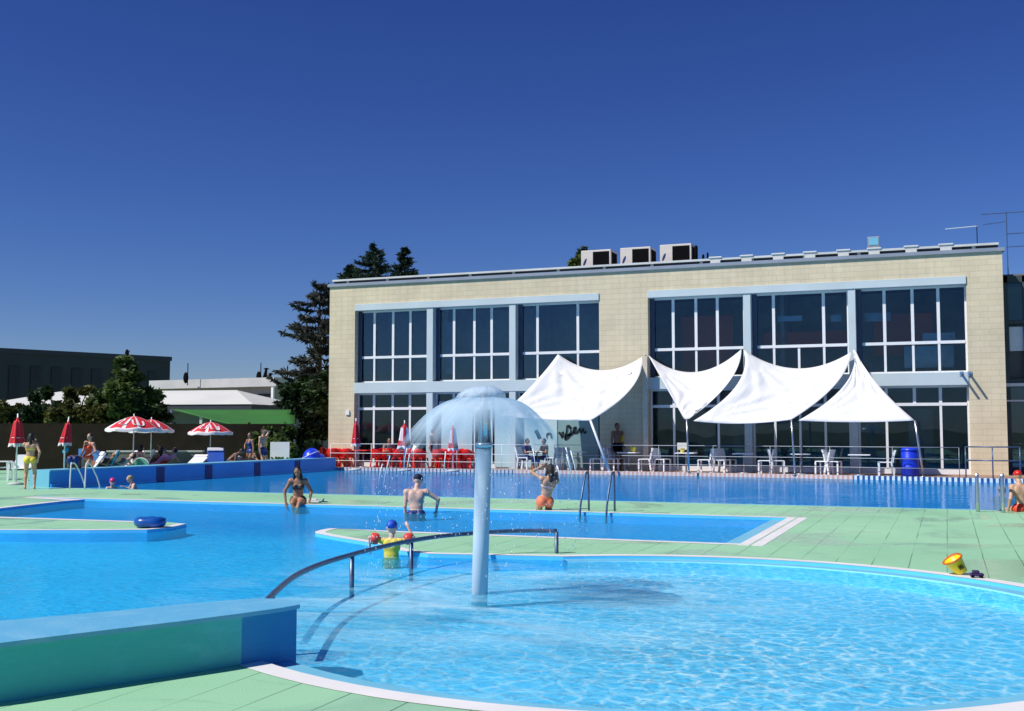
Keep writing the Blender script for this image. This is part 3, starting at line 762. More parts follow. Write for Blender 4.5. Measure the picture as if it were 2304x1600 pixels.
stroke(curve([(1254, 970), (1259, 976), (1260, 981), (1264, 976), (1262, 969)]), .10)
stroke(curve([(1267, 984), (1270, 972), (1273, 957), (1280, 960), (1280, 972), (1272, 984), (1267, 984)]), .12)
stroke(curve([(1267, 977), (1280, 976), (1287, 970), (1293, 960), (1287, 962), (1288, 971), (1297, 970)]), .10)
stroke(curve([(1297, 970), (1302, 961), (1304, 972), (1310, 962), (1311, 972), (1316, 968)]), .09)
mb = MB(); bx(mb, -24.9, -24.72, -.06, 0, 2.35, 2.55); mb.build('wall_box', M['white_metal'], bld)

# roof units
def ac(px0, px1, pyt, label):
    a = W(px0, 600, FY + 1.2); b = W(px1, 600, FY + 1.2)
    w = b.x - a.x; zt = W(px0, pyt, FY + 1.2).z; z0 = 8.16
    t_ = empty('air_conditioner', (a.x, FY + 1.2, z0)); tag(t_, label, 'air conditioner', 'air conditioning units on the flat roof')
    h = zt - z0 - .12
    m_ = MB(); m_.box(0, w, 0, 1.0, .12, .12 + h); m_.build('casing', M['ac_white'], t_, bevel=.02)
    m_ = MB(); m_.box(w * .40, w * .94, -.012, 0.005, .2, .12 + h * .92); m_.build('grille', M['black'], t_)
    m_ = MB(); m_.ell((w * .13, -.006, h * .62), (.05, .008, .17), rot=Matrix.Rotation(R(22), 3, 'Y')); m_.build('emblem', M['navy'], t_)
    m_ = MB(); m_.box(w + .001, w + .012, .12, .9, .2, .12 + h * .9); m_.build('side_grille', M['black'], t_)
    for x in (.05, w - .15):
        m_ = MB(); m_.box(x, x + .1, .05, .95, 0, .12); m_.build('foot', M['zinc'], t_)
ac(1304, 1371, 563, 'leftmost of three cream air conditioner boxes on the roof, beside the round tree')
ac(1392, 1460, 557, 'middle of the three cream air conditioner boxes on the roof')
ac(1481, 1552, 550, 'rightmost of three cream air conditioner boxes on the roof, beside a dark pipe')
for (x, yt, w_, lab) in ((1562, 551, .07, 'thick dark vent pipe beside the rightmost air conditioner'), (1588, 567, .04, 'short dark pipe right of the vent pipe on the roof'), (1578, 571, .05, 'small stub pipe right beside the vent pipe')):
    p = W(x, yt, FY + 1.0); m_ = MB(); m_.tube([(0, 0, 0), (0, 0, p.z - 8.16 - w_), (0, 0, p.z - 8.16)], w_, 10, rs=[w_, w_, w_ * .6])
    o = m_.build('vent_pipe', M['black'] if w_ > .03 else M['zinc']); o.location = (p.x, FY + 1.0, 8.16); tag(o, lab, 'pipe', 'pipes on the roof')
# small pale roof lights clipped on the rail
for n_, x in enumerate((1606, 1676, 1747, 1818, 1893, 1962, 2045, 2123)):
    a = W(x, 560, FY + .1); t_ = empty('rail_light', (a.x, FY + .1, 8.44))
    ordn = ['beside the air conditioners', 'second from the air conditioners', 'third from the air conditioners', 'fourth from the air conditioners',
            'just left of the floodlight', 'directly below the floodlight', 'second from the right end', 'nearest the right end of the roof'][n_]
    tag(t_, 'pale flat fitting on the roof rail, ' + ordn, 'roof fitting', 'pale fittings along the roof rail')
    m_ = MB(); m_.box(-.26, .26, -.12, .12, 0, .065); m_.build('housing', M['coping'], t_, bevel=.02)
    m_ = MB(); m_.box(-.2, .2, -.11, -.02, -.2, -.09); m_.build('bracket', M['coping'], t_, bevel=.01)
a = W(1961, 545, FY + .5); t_ = empty('floodlight', (a.x, FY + .5, 8.16)); tag(t_, 'square floodlight tilted up on the roof edge', 'floodlight')
zt = a.z - 8.16
m_ = MB(); m_.box(-.22, .22, -.12, .12, zt - .25, zt + .22); m_.build('housing', M['zinc'], t_, bevel=.02)
m_ = MB(); m_.box(-.17, .17, -.135, -.121, zt - .1, zt + .17); m_.build('lens', M['ledge'], t_)
m_ = MB(); m_.tube([(0, 0, 0), (0, 0, zt - .25)], .06, 8); m_.build('stem', M['black'], t_)
# wall brackets that throw the two slanted shadows
for n_, x in enumerate((2158, 2176)):
    a = W(x, 838, FY)
    t_ = empty('wall_bracket', (a.x, FY - .03, 3.70)); tag(t_, ('left' if n_ == 0 else 'right') + ' one of two thin rods on the wall at the band\'s right end', 'bracket', 'rods above the right hand corner')
    m_ = MB(); m_.bar((0, 0, 0), (0, -.55, 0), .07, .05); m_.build('rod', M['deep_blue'], t_)
    m_ = MB(); m_.box(-.07, .07, -.012, .012, -.09, .09); m_.build('plate', M['zinc'], t_)

# ------------------------------------------------------------------ neighbour wing at the right
t = empty('glazed_annexe', (2.2, FY + 1.5, 0)); tag(t, 'dark framed annexe with pale upper panels at the right edge', 'building')
def ax(m_, x0, x1, y0, y1, z0, z1): m_.box(x0 - 2.2, x1 - 2.2, y0, y1, z0, z1)
mb = MB(); ax(mb, 2.05, 9, .3, 8, 3.55, 4.6); ax(mb, 2.05, 9, .35, .5, TZ, .3); ax(mb, 2.05, 9, 5, 5.2, .3, 3.55); mb.build('wall', M['grey_wall'], t)
mb = MB()
for x in (2.06, 2.72, 4.3, 6.2, 8.2): ax(mb, x, x + .16, .1, .34, .1, 7.4)
ax(mb, 2.06, 9, .08, .36, 5.6, 5.75); ax(mb, 2.06, 9, .12, .32, 3.4, 3.55); ax(mb, 2.06, 9, .1, .34, 7.15, 7.4); mb.build('frame', M['annexe_frame'], t)
mb = MB(); ax(mb, 2.24, 9, .2, .24, 4.6, 5.5); mb.build('pale_panel', M['white_plastic'], t)
mb = MB(); ax(mb, 2.24, 9, .2, .22, 5.75, 7.15); mb.build('upper_glazing', M['lower_glass'], t)
mb = MB(); ax(mb, 2.24, 9, .4, .42, .3, 3.4); mb.build('lower_glazing', M['dark_glass'], t)
mb = MB(); ax(mb, 2.06, 9, .05, .1, 3.28, 3.4); ax(mb, 2.06, 9, .06, .1, 2.72, 2.78); mb.build('trim', M['white_metal'], t)
mb = MB(); ax(mb, 2.05, 9, 3.5, 3.6, 4.6, 7.15); mb.build('inner_wall', M['concrete'], t)
mb = MB(); ax(mb, 2.05, 9, .4, 8, 7.4, 7.5); mb.build('roof', M['roof'], t)
# roof guard lattice
t = empty('roof_guard', (2.0, FY + 2, 7.5)); tag(t, 'thin metal guard frame standing above the annexe roof', 'guard rail')
mb = MB()
for z in (1.05, 1.55, 2.35): mb.bar((-.6 if z > 2 else .25, 0, z), (6, 0, z), .03, .03)
for x in (.28, 1.05, 1.35, 2.4, 4): mb.bar((x, 0, 0), (x, 0, 2.35), .035, .035)
mb.bar((-.55, 0, 1.95), (.3, 0, 2.02), .025, .025)
mb.build('bars', M['dark_rail'], t)
a = W(2192, 505, FY + 1); t = empty('antenna', (a.x, FY + 1, 8.16)); tag(t, 'thin roof antenna with one horizontal arm at the right end of the roof', 'antenna')
mb = MB(); mb.tube([(0, 0, 0), (0, 0, a.z - 8.16)], .018, 6); mb.build('mast', M['black'], t)
mb = MB(); mb.bar((-1.1, 0, a.z - 8.24), (.02, 0, a.z - 8.2), .03, .03); mb.build('arm', M['pale_blue'], t)

# ------------------------------------------------------------------ shade sails on poles
def sail(name_label, corners, sags, nseg=26, wr=.05, seed=0):
    """Coons patch between four corners (A,B far; D,C near); sags = inward pull of each edge"""
    A, B, C_, D = [Vector(c) for c in corners]
    cen = (A + B + C_ + D) / 4
    def edge(p, q, sag, t_):
        b = p.lerp(q, t_); k = 4 * t_ * (1 - t_)
        inward = cen - (p + q) / 2
        dn = Vector((0, 0, -1))
        return b + inward * (sag[0] * k) + dn * (sag[1] * k)
    vs = []; fs = []
    rnd = random.Random(seed)
    ph = [rnd.uniform(0, 6) for _ in range(6)]
    n = nseg
    for j in range(n + 1):
        v = j / n
        for i in range(n + 1):
            u = i / n
            c0 = edge(A, B, sags[0], u); c1 = edge(D, C_, sags[2], u)
            d0 = edge(A, D, sags[3], v); d1 = edge(B, C_, sags[1], v)
            p = c0 * (1 - v) + c1 * v + d0 * (1 - u) + d1 * u - (A * (1 - u) * (1 - v) + B * u * (1 - v) + D * (1 - u) * v + C_ * u * v)
            inside = min(1, 6 * min(u, 1 - u, v, 1 - v) + .1)
            # folds fan out of the corners
            f = 0
            for (cu, cv, k_) in ((0, 0, 0), (1, 0, 1), (1, 1, 2), (0, 1, 3)):
                du, dv = u - cu, v - cv; rr = math.hypot(du, dv)
                if rr > 1e-4:
                    an = math.atan2(abs(dv), abs(du))
                    f += max(0, 1 - rr * 1.25) * min(1, rr * 5) * (math.sin(an * 17 + ph[k_]) + .6 * math.sin(an * 31 + ph[k_ + 1]))
            p = p + Vector((0, -.8, .35)) * (wr * f * inside)
            vs.append(p)
    for j in range(n):
        for i in range(n):
            a = j * (n + 1) + i; fs.append((a, a + 1, a + n + 2, a + n + 1))
    m_ = MB(); o_ = Vector(A)
    m_.add([v - o_ for v in vs], fs, 0, True)
    o = m_.build('shade_sail', M['sail']); o.location = o_
    tag(o, name_label, 'shade sail', 'white shade sails')
    so = o.modifiers.new('cloth', 'SOLIDIFY'); so.thickness = .012
    return o
YB = FY - .15
YF = 40.95
def wb(x, y): return W(x, y, YB)
def wf(x, y, Y_=YF): return W(x, y, Y_)
sail('leftmost white shade sail, partly behind the fountain spray, pole under its right corner',
     [wb(1252, 795), wb(1441, 801), wf(1325, 944), wf(1122, 934)], [(.0, .60), (-.32, .0), (.0, .05), (.08, .0)], wr=.15, seed=1)
A = wb(1455, 798); B = wb(1664, 784); C_ = wf(1541, 941)
def tri_sail(label, A, B, C_, s0, s1, s2, wr, seed):
    # triangle: bottom edge collapses to a short hem at the pole
    C2 = C_ + Vector((.10, 0, .02)); D2 = C_ - Vector((.10, 0, -.02))
    return sail(label, [A, B, C2, D2], [s0, s1, (0, .02), s2], wr=wr, seed=seed)
tri_sail('triangular white shade sail beside the beige post, its tip tied to a vertical pole', A, B, C_, (0, .78), (-.50, 0), (.0, 0), .12, 2)
sail('largest white shade sail, hung between the two right hand columns',
     [wb(1668, 785), wb(1911, 790), wf(1776, 942), wf(1556, 945)], [(.0, .68), (-.24, .0), (.0, .12), (.36, 0)], wr=.12, seed=3)
sail('rightmost white shade sail, a tall peak spreading to two low corners',
     [wb(1914, 786), wb(1919, 786), wf(2053, 944), wf(1792, 944)], [(0, 0), (.22, 0), (0, .06), (.66, 0)], wr=.08, seed=4)
def pole(px, py, qx, qy, label, r=.035, mat='steel'):
    top_ = wf(px, py); bt = G(qx, qy, TZ)
    bt = Vector((bt.x, YF + .12, TZ))
    bt.x = W(qx, qy, YF + .12).x
    t_ = empty('sail_pole', bt); tag(t_, label, 'pole', 'steel poles of the shade sails')
    d = top_ - bt
    m_ = MB(); m_.tube([(0, 0, 0.02), d * .5, d], r, 10); m_.build('tube', M[mat], t_)
    m_ = MB(); m_.lathe([(.12, 0), (.12, .015), (.05, .03)], n=12); m_.build('foot_plate', M[mat], t_)
pole(1325, 944, 1368, 1060, 'leaning white pole under the leftmost shade sail', .045, 'white_metal')
pole(1541, 941, 1546, 1066, 'vertical grey pole at the tip of the triangular shade sail')
pole(1776, 941, 1784, 1068, 'grey pole between the largest and the rightmost shade sail')
pole(2053, 944, 2072, 1072, 'leaning grey pole at the right corner of the rightmost shade sail', .04)
# beige free-standing post
p = W(1450, 1000, FY - .35)
t = empty('beige_post', (p.x, FY - .35, TZ)); tag(t, 'tall square beige post between the two left shade sails', 'post')
zt = W(1450, 800, FY - .35).z - TZ
mb = MB(); mb.box(-.10, .10, -.10, .10, 0, zt); mb.build('shaft', simple('beige post paint', (.66, .55, .42), .8), t, bevel=.01)
mb = MB(); mb.lathe([(.05, 0), (.05, .06), (.02, .08)], (0, -.02, zt), 10); mb.build('hook_cap', M['grey_metal'], t)

# ------------------------------------------------------------------ terrace guard rail
def edge_y(x):
    for a, b in zip(far_edge, far_edge[1:]):
        if a[0] <= x <= b[0]: return a[1] + (x - a[0]) / (b[0] - a[0]) * (b[1] - a[1])
    return far_edge[0][1] if x < far_edge[0][0] else far_edge[-1][1]
def rail_run(x0, x1, label, mat, step=2.0, dy=.35, r=.022, hs=(1.02, .62, .30)):
    t_ = empty('guard_rail', (x0, edge_y(x0) + dy, TZ)); tag(t_, label, 'guard rail', 'tubular rails along the far terrace edge')
    o_ = Vector((x0, edge_y(x0) + dy, 0))
    xs = [x0 + (x1 - x0) * i / max(1, round((x1 - x0) / step)) for i in range(max(1, round((x1 - x0) / step)) + 1)]
    for h in hs:
        m_ = MB(); m_.tube([Vector((x, edge_y(x) + dy, h)) - o_ for x in xs], r, 8); m_.build('bar', M[mat], t_)
    for x in xs:
        m_ = MB(); m_.tube([Vector((x, edge_y(x) + dy, z)) - o_ for z in (0, hs[0])], r, 8); m_.build('post', M[mat], t_)
rail_run(-25.0, -14.9, 'three bar tubular rail in front of the red chairs', 'white_metal', r=.011)
rail_run(-14.6, .35, 'three bar tubular rail in front of the white chairs and tables', 'rail_grey', 2.1, r=.012)
rail_run(.55, 2.2, 'short dark two bar rail in front of the beige wall at the right', 'dark_rail', 1.0, .3, hs=(1.05, .6))
rail_run(2.4, 7.5, 'white rail at the right edge, in front of the dark annexe', 'white_metal', 1.7, .3, hs=(1.05, .6))

# ------------------------------------------------------------------ furniture
def make_white_chair():
    r = empty('white_chair', (0, 0, 0))
    m_ = MB(); m_.box(-.22, .22, -.22, .20, .43, .46); m_.build('seat', M['white_plastic'], r, bevel=.01)
    m_ = MB()
    prof = [(.20, .44), (.215, .58), (.25, .72), (.29, .84)]
    for (y0, z0), (y1, z1) in zip(prof, prof[1:]):
        m_.add([(-.22, y0, z0), (.22, y0, z0), (.22, y1, z1), (-.22, y1, z1), (-.22, y0 + .05, z0), (.22, y0 + .05, z0), (.22, y1 + .05, z1), (-.22, y1 + .05, z1)],
               [(0, 1, 2, 3), (5, 4, 7, 6), (0, 3, 7, 4), (1, 5, 6, 2), (3, 2, 6, 7), (0, 4, 5, 1)], 0, False)
    m_.build('backrest', M['white_plastic'], r)
    for sx in (-1, 1):
        m_ = MB(); m_.bar((sx * .20, -.20, 0), (sx * .20, -.20, .43), .05, .05); m_.build('leg', M['white_plastic'], r)
        m_ = MB(); m_.bar((sx * .20, .25, 0), (sx * .20, .19, .43), .05, .06); m_.build('leg', M['white_plastic'], r)
    return r
def make_red_chair():
    r = empty('red_chair', (0, 0, 0))
    m_ = MB(); m_.box(-.25, .25, -.24, .22, .40, .44); m_.build('seat', M['red'], r, bevel=.015)
    m_ = MB()
    n = 12
    vs = []
    for z, rr, k in ((.42, .27, 1), (.62, .30, 1), (.80, .31, .9), (.83, .30, .9)):
        for i in range(n + 1):
            a = R(0) + PI * i / n
            zz = z if z < .6 else z - (.14 * (abs(math.cos(a)) ** 3) if z > .7 else 0)
            vs.append((rr * math.cos(a), rr * .95 * math.sin(a) * 1.0 - .02, zz))
    fs = []
    for j in range(3):
        for i in range(n): q = j * (n + 1) + i; fs.append((q, q + 1, q + n + 2, q + n + 1))
    m_.add(vs, fs, 0, True); o = m_.build('backrest', M['red'], r); s_ = o.modifiers.new('th', 'SOLIDIFY'); s_.thickness = .02
    for sx in (-1, 1):
        m_ = MB(); m_.box(sx * .28 - .03, sx * .28 + .03, -.25, .02, .62, .65); m_.build('armrest', M['red'], r, bevel=.01)
        for sy in (-1, 1):
            m_ = MB(); m_.bar((sx * .25, sy * .24 - .01, 0), (sx * .22, sy * .21 - .01, .41), .045, .045); m_.build('leg', M['red'], r)
    return r
def make_table(mat='white_plastic', r0=.36, square=True):
    r = empty('white_table' if mat == 'white_plastic' else 'red_table', (0, 0, 0))
    m_ = MB()
    if square: m_.box(-.37, .37, -.37, .37, .71, .745)
    else: m_.lathe([(.34, .71), (.38, .72), (.38, .74), (.36, .745)], n=28)
    m_.build('tabletop', M[mat], r, bevel=.008 if square else 0)
    m_ = MB(); m_.tube([(0, 0, .03), (0, 0, .71)], .035, 10); m_.build('stem', M['grey_metal'], r)
    m_ = MB(); m_.lathe([(.22, 0), (.22, .02), (.06, .04)], n=18); m_.build('base', M['grey_metal'], r)
    return r
def terr(px, off=0.0):
    """a spot on the terrace in line with a sighting, off metres behind the rail"""
    d = sight(px, 1065)
    y = 41.6
    for _ in range(8): y = edge_y(d.x / d.y * y) + .75 + off
    return Vector((d.x / d.y * y, y, TZ))
ch = make_white_chair(); first = True
FR, FL = R(90), R(-90)      # local -Y is the front; +90 turns it to face +X
chairs = [
 (1178, FR, .3, 'white chair behind the fountain spray, drawn up to the table where people sit'),
 (1240, FL, .5, 'white chair just left of the thin spray end, back turned to the right'),
 (1266, FR, 0, 'white chair seen through the right rim of the spray, facing the round table'),
 (1284, FR, .7, 'white chair set further back, just left of the first round table'),
 (1340, FL, 0, 'white chair facing left, just left of the foot of the leaning white pole'),
 (1371, FR, 0, 'white chair facing right, left of the table with the yellow bucket'),
 (1385, FR, .6, 'white chair half hidden behind the one at the foot of the leaning pole'),
 (1449, FL, 0, 'white chair facing left across the beige post foot, right of the bucket table'),
 (1487, FR, .1, 'white chair facing right, right beside the beige post'),
 (1583, FL, 0, 'white chair facing left, right of the table with the yellow cup'),
 (1621, FR, 0, 'white chair facing right, left of the third table, in front of its twin'),
 (1634, FR, .6, 'white chair facing right set back behind its twin at the third table'),
 (1719, FL, 0, 'white chair facing left, right of the third table'),
 (1745, FR, 0, 'white chair facing right, alone left of the round table below the largest sail'),
 (1849, FL, 0, 'white chair facing left, right of the round table below the largest sail'),
 (1871, FR, 0, 'white chair facing right, left of the table below the rightmost sail'),
 (1987, FL, 0, 'white chair facing left, nearest to the blue barrel')]
for px, rz, off, lab in chairs:
    o = ch if first else copy_tree(ch); first = False
    o.location = terr(px, off); o.scale = (1.08, 1.08, 1.08); o.rotation_euler = (0, 0, rz + R(random.uniform(-22, 22)))
    tag(o, lab, 'chair', 'white chairs on the far terrace')
tb = make_table(); tb2 = make_table(square=False)
tabs = [(tb2, 1297, .2, 'round white table left of the leaning white pole'), (tb, 1411, .1, 'square white table carrying the yellow bucket'),
        (tb, 1540, .1, 'square white table with the yellow cup on it, beside the vertical pole'), (tb, 1670, .1, 'square white table left of the middle column of the right bays'),
        (tb2, 1797, .1, 'round white table in front of the largest sail pole'), (tb, 1930, .1, 'square white table below the rightmost sail'),
        (tb, 1205, .5, 'white table behind the spray where people sit')]
used = set(); TABP = {}
for pr, px, off, lab in tabs:
    o = pr if pr.name not in used else copy_tree(pr); used.add(pr.name)
    o.location = terr(px, off); tag(o, lab, 'table', 'white tables on the far terrace'); TABP[px] = o.location.copy()
# red chairs
rc = make_red_chair()
reds = [(706, 25, 1.2, 'red chair at the far left, beside the dark bushes'), (722, 40, .8, 'red chair left of the building corner behind the blue sheet'),
        (748, 200, 0, 'red chair in front of the left corner of the building'), (765, 160, .5, 'red chair second from the building corner'),
        (781, 190, .1, 'red chair below the leftmost closed bar umbrella'),
        (848, 150, 0, 'red chair at the left rim of the fountain spray'), (872, 200, .3, 'red chair in the left part of the spray, second from its rim'),
        (896, 170, 0, 'red chair under the second closed bar umbrella'), (921, 190, .3, 'red chair just right of the second closed bar umbrella'),
        (943, 170, .1, 'red chair just left of the first pale column'),
        (985, 180, 0, 'red chair right of the first pale column'), (1003, 160, .5, 'red chair left of the third closed bar umbrella'),
        (1030, 200, .2, 'red chair right of the third closed bar umbrella'), (1050, 175, .1, 'red chair nearest to the fountain pipe on its left'),
        (736, 150, .6, 'red chair tight against the left wall corner'), (758, 20, 1.0, 'red chair with its back to the wall behind the first pair'),
        (858, 20, .9, 'red chair against the glass at the left of the spray'), (884, 30, 1.0, 'red chair against the glass left of the second closed bar umbrella'),
        (932, 10, 1.0, 'red chair against the glass left of the first pale column'), (995, 20, .9, 'red chair against the pale screen left of the third closed bar umbrella'),
        (1040, 15, .9, 'red chair against the pale screen right of the third closed bar umbrella'), (1022, 185, -.1, 'red chair directly below the third closed bar umbrella')]
for i, (px, rz, off, lab) in enumerate(reds):
    o = rc if i == 0 else copy_tree(rc)
    o.location = terr(px, off); o.rotation_euler = (0, 0, R(rz)); tag(o, lab, 'chair', 'red chairs on the bar terrace')
rt = make_table('red')
for i, (px, off, lab) in enumerate([(815, .3, 'red table left of the fountain spray'), (910, .7, 'red table under the second closed bar umbrella'), (1016, .7, 'red table under the third closed bar umbrella')]):
    o = rt if i == 0 else copy_tree(rt); o.location = terr(px, off); tag(o, lab, 'table', 'red tables on the bar terrace')

# bucket, cup, barrel
def bucket(loc, r, h, mat, lab, cat='bucket', name='bucket'):
    t_ = empty(name, loc); tag(t_, lab, cat)
    m_ = MB(); m_.lathe([(r * .75, 0), (r, h), (r * 1.08, h), (r * 1.08, h * .94), (r * .95, h * .93), (r * .72, .02)], n=16, cap=False); m_.lathe([(r * .74, .004), (r * .74, .012)], n=16)
    m_.build('body', M[mat], t_)
    m_ = MB(); m_.tube([(r, 0, h * .95), (r * .8, -.03, h * .6), (0, -.04 - r, h * .45), (-r * .8, -.03, h * .6), (-r, 0, h * .95)], .008, 6); m_.build('handle', M['white_plastic'], t_)
    return t_
bucket(W(1424, 1018, TABP[1411].y - .05) * 1 if False else Vector((TABP[1411].x + .20, TABP[1411].y - .1, TZ + .745)), .12, .20, 'yellow', 'yellow bucket standing on the square white table')
bucket(Vector((TABP[1540].x - .12, TABP[1540].y - .1, TZ + .745)), .09, .17, 'yellow', 'small yellow cup on the table beside the vertical pole', 'cup', 'cup')
p = terr(2043, .35); t = empty('barrel', p); tag(t, 'royal blue plastic barrel behind the rail, left of the leaning pole', 'barrel')
mb = MB(); mb.lathe([(.27, 0), (.30, .04), (.30, .28), (.315, .30), (.315, .33), (.30, .35), (.30, .60), (.315, .62), (.315, .65), (.30, .67), (.295, .86), (.27, .90)], n=28); mb.build('body', M['blue_plastic'], t)
mb = MB(); mb.lathe([(.31, .0), (.31, .05), (.24, .11), (.05, .13)], (0, 0, .88), 28); mb.build('lid', M['blue_plastic'], t)
p = terr(1533, .6); t = empty('menu_board', p); tag(t, 'pale blank board on legs behind the yellow cup', 'board')
mb = MB(); mb.box(-.22, .22, -.015, .015, .85, 1.12); mb.build('board', M['coping'], t)
mb = MB(); mb.bar((-.2, 0, 0), (-.2, 0, .85), .03, .03); mb.build('leg', M['grey_metal'], t)
mb = MB(); mb.bar((.2, 0, 0), (.2, 0, .85), .03, .03); mb.build('leg', M['grey_metal'], t)

def LG(px, py, z=0.0): return G(px, py, z)
def LP(px, D): p = P(px, 1000, D); return Vector((p.x, p.y, 0))
def BD(px, off=0.0):
    """distance along the view to a point off metres behind the long blue wall"""
    return (-25.3 - off) / sight(px, 1000).x
def BW(px, off=0.0): return LP(px, BD(px, off))
# ------------------------------------------------------------------ umbrellas
def open_umbrella(base, zr, zt, rad, label, tilt=0.0, mats=('red_cloth', 'white_cloth'), ph=0.0):
    t_ = empty('beach_umbrella', base); tag(t_, label, 'umbrella', 'open umbrellas by the loungers')
    n = 8; sub = 5; m_ = MB()
    def surf(u, a):   # u 0..1 rim
        seg = a / (2 * PI) * n; f = seg - math.floor(seg)
        sag = 1 - .06 * math.sin(PI * f) * u
        z = zt - (zt - zr) * (u ** 1.5) - .05 * math.sin(PI * f) * u * u
        return Vector((rad * u * sag * math.cos(a), rad * u * sag * math.sin(a), z))
    us = [0, .06, .25, .45, .65, .82, .92, 1.0]
    grid = {}
    N_ = n * sub
    for i, u in enumerate(us):
        for k in range(N_):
            grid[i, k] = len(m_.v); m_.v.append(tuple(surf(u, 2 * PI * k / N_ + ph)))
    for i in range(len(us) - 1):
        for k in range(N_):
            k2 = (k + 1) % N_
            m_.f.append((grid[i, k], grid[i + 1, k], grid[i + 1, k2], grid[i, k2]))
            pos = k % sub
            white = (pos in (0, sub - 1) and (k // sub) % 2 == 0) or us[i] >= .9
            m_.mi.append(1 if white else 0); m_.sm.append(True)
    # hanging flap
    for k in range(N_):
        k2 = (k + 1) % N_
        a = Vector(m_.v[grid[len(us) - 1, k]]); b = Vector(m_.v[grid[len(us) - 1, k2]])
        m_.add([a, b, b - Vector((0, 0, .07)), a - Vector((0, 0, .07))], [(0, 1, 2, 3)], 1)
    o = m_.build('canopy', [M[mats[0]], M[mats[1]]], t_); s_ = o.modifiers.new('th', 'SOLIDIFY'); s_.thickness = .008
    m_ = MB(); m_.tube([(0, 0, 0), (0, 0, zt + .08)], .02, 8); m_.build('pole', M['white_metal'], t_)
    for k in range(n):
        a = 2 * PI * k / n + ph; m_ = MB(); m_.bar(surf(.08, a + 1e-4) - Vector((0, 0, .025)), surf(.97, a + 1e-4) - Vector((0, 0, .025)), .012, .012); m_.build('rib', M['white_metal'], t_)
    m_ = MB(); m_.lathe([(.22, 0), (.22, .05), (.05, .08)], n=16); m_.build('base', M['concrete'], t_)
    # white looping emblem
    m_ = MB()
    pts = curve([(.35, -1.9), (.5, -1.6), (.72, -1.65), (.74, -1.3), (.5, -1.2), (.45, -1.0), (.78, -.85), (.80, -.45), (.55, -.3)], 5)
    for a, b in zip(pts, pts[1:]):
        A_ = surf(a[0], a[1] % (2 * PI)); B_ = surf(b[0], b[1] % (2 * PI)); m_.bar(A_ + Vector((0, 0, .012)), B_ + Vector((0, 0, .012)), .06, .008)
    m_.build('emblem', M['white_cloth'], t_)
    return t_
def umb(px, pyt, pyr, halfpx, D, label, **k):
    a = P(px, pyt, D); b = P(px, pyr, D); r = halfpx * D / 2498
    open_umbrella((a.x, a.y, 0), b.z, a.z, r, label, **k)
umb(301, 934, 962, 62, BD(301, 1.2), 'open red and white umbrella in front, covering the loungers on the left', ph=.2)
umb(340, 941, 965, 50, BD(340, 3.5), 'open umbrella with a pale underside, half hidden behind the red and white one', mats=('red_cloth', 'white_cloth'), ph=.5)
umb(473, 947, 970, 50, BD(473, 1.6), 'open red umbrella with white ribs above the blue lounger', ph=.35)
def closed_umbrella(base, z0, z1, rad, label, tipcol='red_cloth', group='closed umbrellas', white=False, lean=(0, 0)):
    t_ = empty('closed_umbrella', base); tag(t_, label, 'umbrella', group)
    m_ = MB(); n = 32; prof = [(1.0, 0), (.92, .08), (.80, .3), (.66, .6), (.52, .82), (.50, .86), (.22, .90), (.12, 1.0)]
    for i, (r_, u) in enumerate(prof):
        for k in range(n):
            a = 2 * PI * k / n; fold = 1 + .28 * math.cos(a * 6 + i * .2) * (1 - u * .6)
            m_.v.append((rad * r_ * fold * math.cos(a) + lean[0] * u, rad * r_ * fold * math.sin(a) + lean[1] * u, z0 + (z1 - z0) * u - (.05 * math.cos(a * 6) if u == 0 else 0)))
    for i in range(len(prof) - 1):
        for k in range(n):
            k2 = (k + 1) % n; m_.f.append((i * n + k, i * n + k2, (i + 1) * n + k2, (i + 1) * n + k))
            m_.mi.append(1 if i == 0 or (white and 1 < i < 4 and (k // 4) % 2) else 0); m_.sm.append(True)
    o = m_.build('canopy', [M['red_cloth'], M['white_cloth']], t_)
    m_ = MB(); m_.tube([(0, 0, 0), (0, 0, z0 + .1), (lean[0], lean[1], z1 + .12)], .022, 8); m_.build('pole', M['white_metal'], t_)
    m_ = MB(); m_.lathe([(.24, 0), (.24, .05), (.05, .09)], n=16); m_.build('base', M['concrete'], t_)
    m_ = MB(); m_.tube([(rad * .8 * math.cos(a), rad * .8 * math.sin(a), z0 + (z1 - z0) * .28) for a in [2 * PI * i / 16 for i in range(17)]], .012, 5, cap=False)
    m_.build('strap', M['white_cloth'], t_)
def cumb(px, pyt, pyb, half, D, label, z=0, **k):
    a = P(px, pyt, D); b = P(px, pyb, D)
    closed_umbrella((a.x, a.y, z), b.z - z, a.z - z, half * D / 2498, label, **k)
cumb(40, 937, 1000, 15, 34, 'closed red umbrella above the white plastic armchair at the left edge', group='closed umbrellas by the loungers')
cumb(147, 944, 998, 12, 35, 'closed red umbrella with turquoise scarf below it, behind the bending person', group='closed umbrellas by the loungers', lean=(.12, .02))
cumb(799, 945, 1000, 10, 44.6, 'closed red umbrella leftmost at the bar, against the dark window', z=TZ, group='closed bar umbrellas', white=False)
cumb(908, 950, 1005, 15, 43.8, 'closed red umbrella seen through the left of the spray', z=TZ, group='closed bar umbrellas', white=True)
cumb(1017, 955, 1010, 11, 43.2, 'closed red and white umbrella left of the fountain pipe', z=TZ, group='closed bar umbrellas', white=True)
p = P(147, 1012, 35); mb = MB(); mb.ell((0, 0, 0), (.13, .06, .07), rot=Matrix.Rotation(R(-25), 3, 'Y')); mb.ell((.07, 0, .06), (.05, .05, .08))
o = mb.build('scarf', M['teal_cloth']); o.location = p; tag(o, 'turquoise scarf tied on the pole of the closed umbrella', 'scarf')

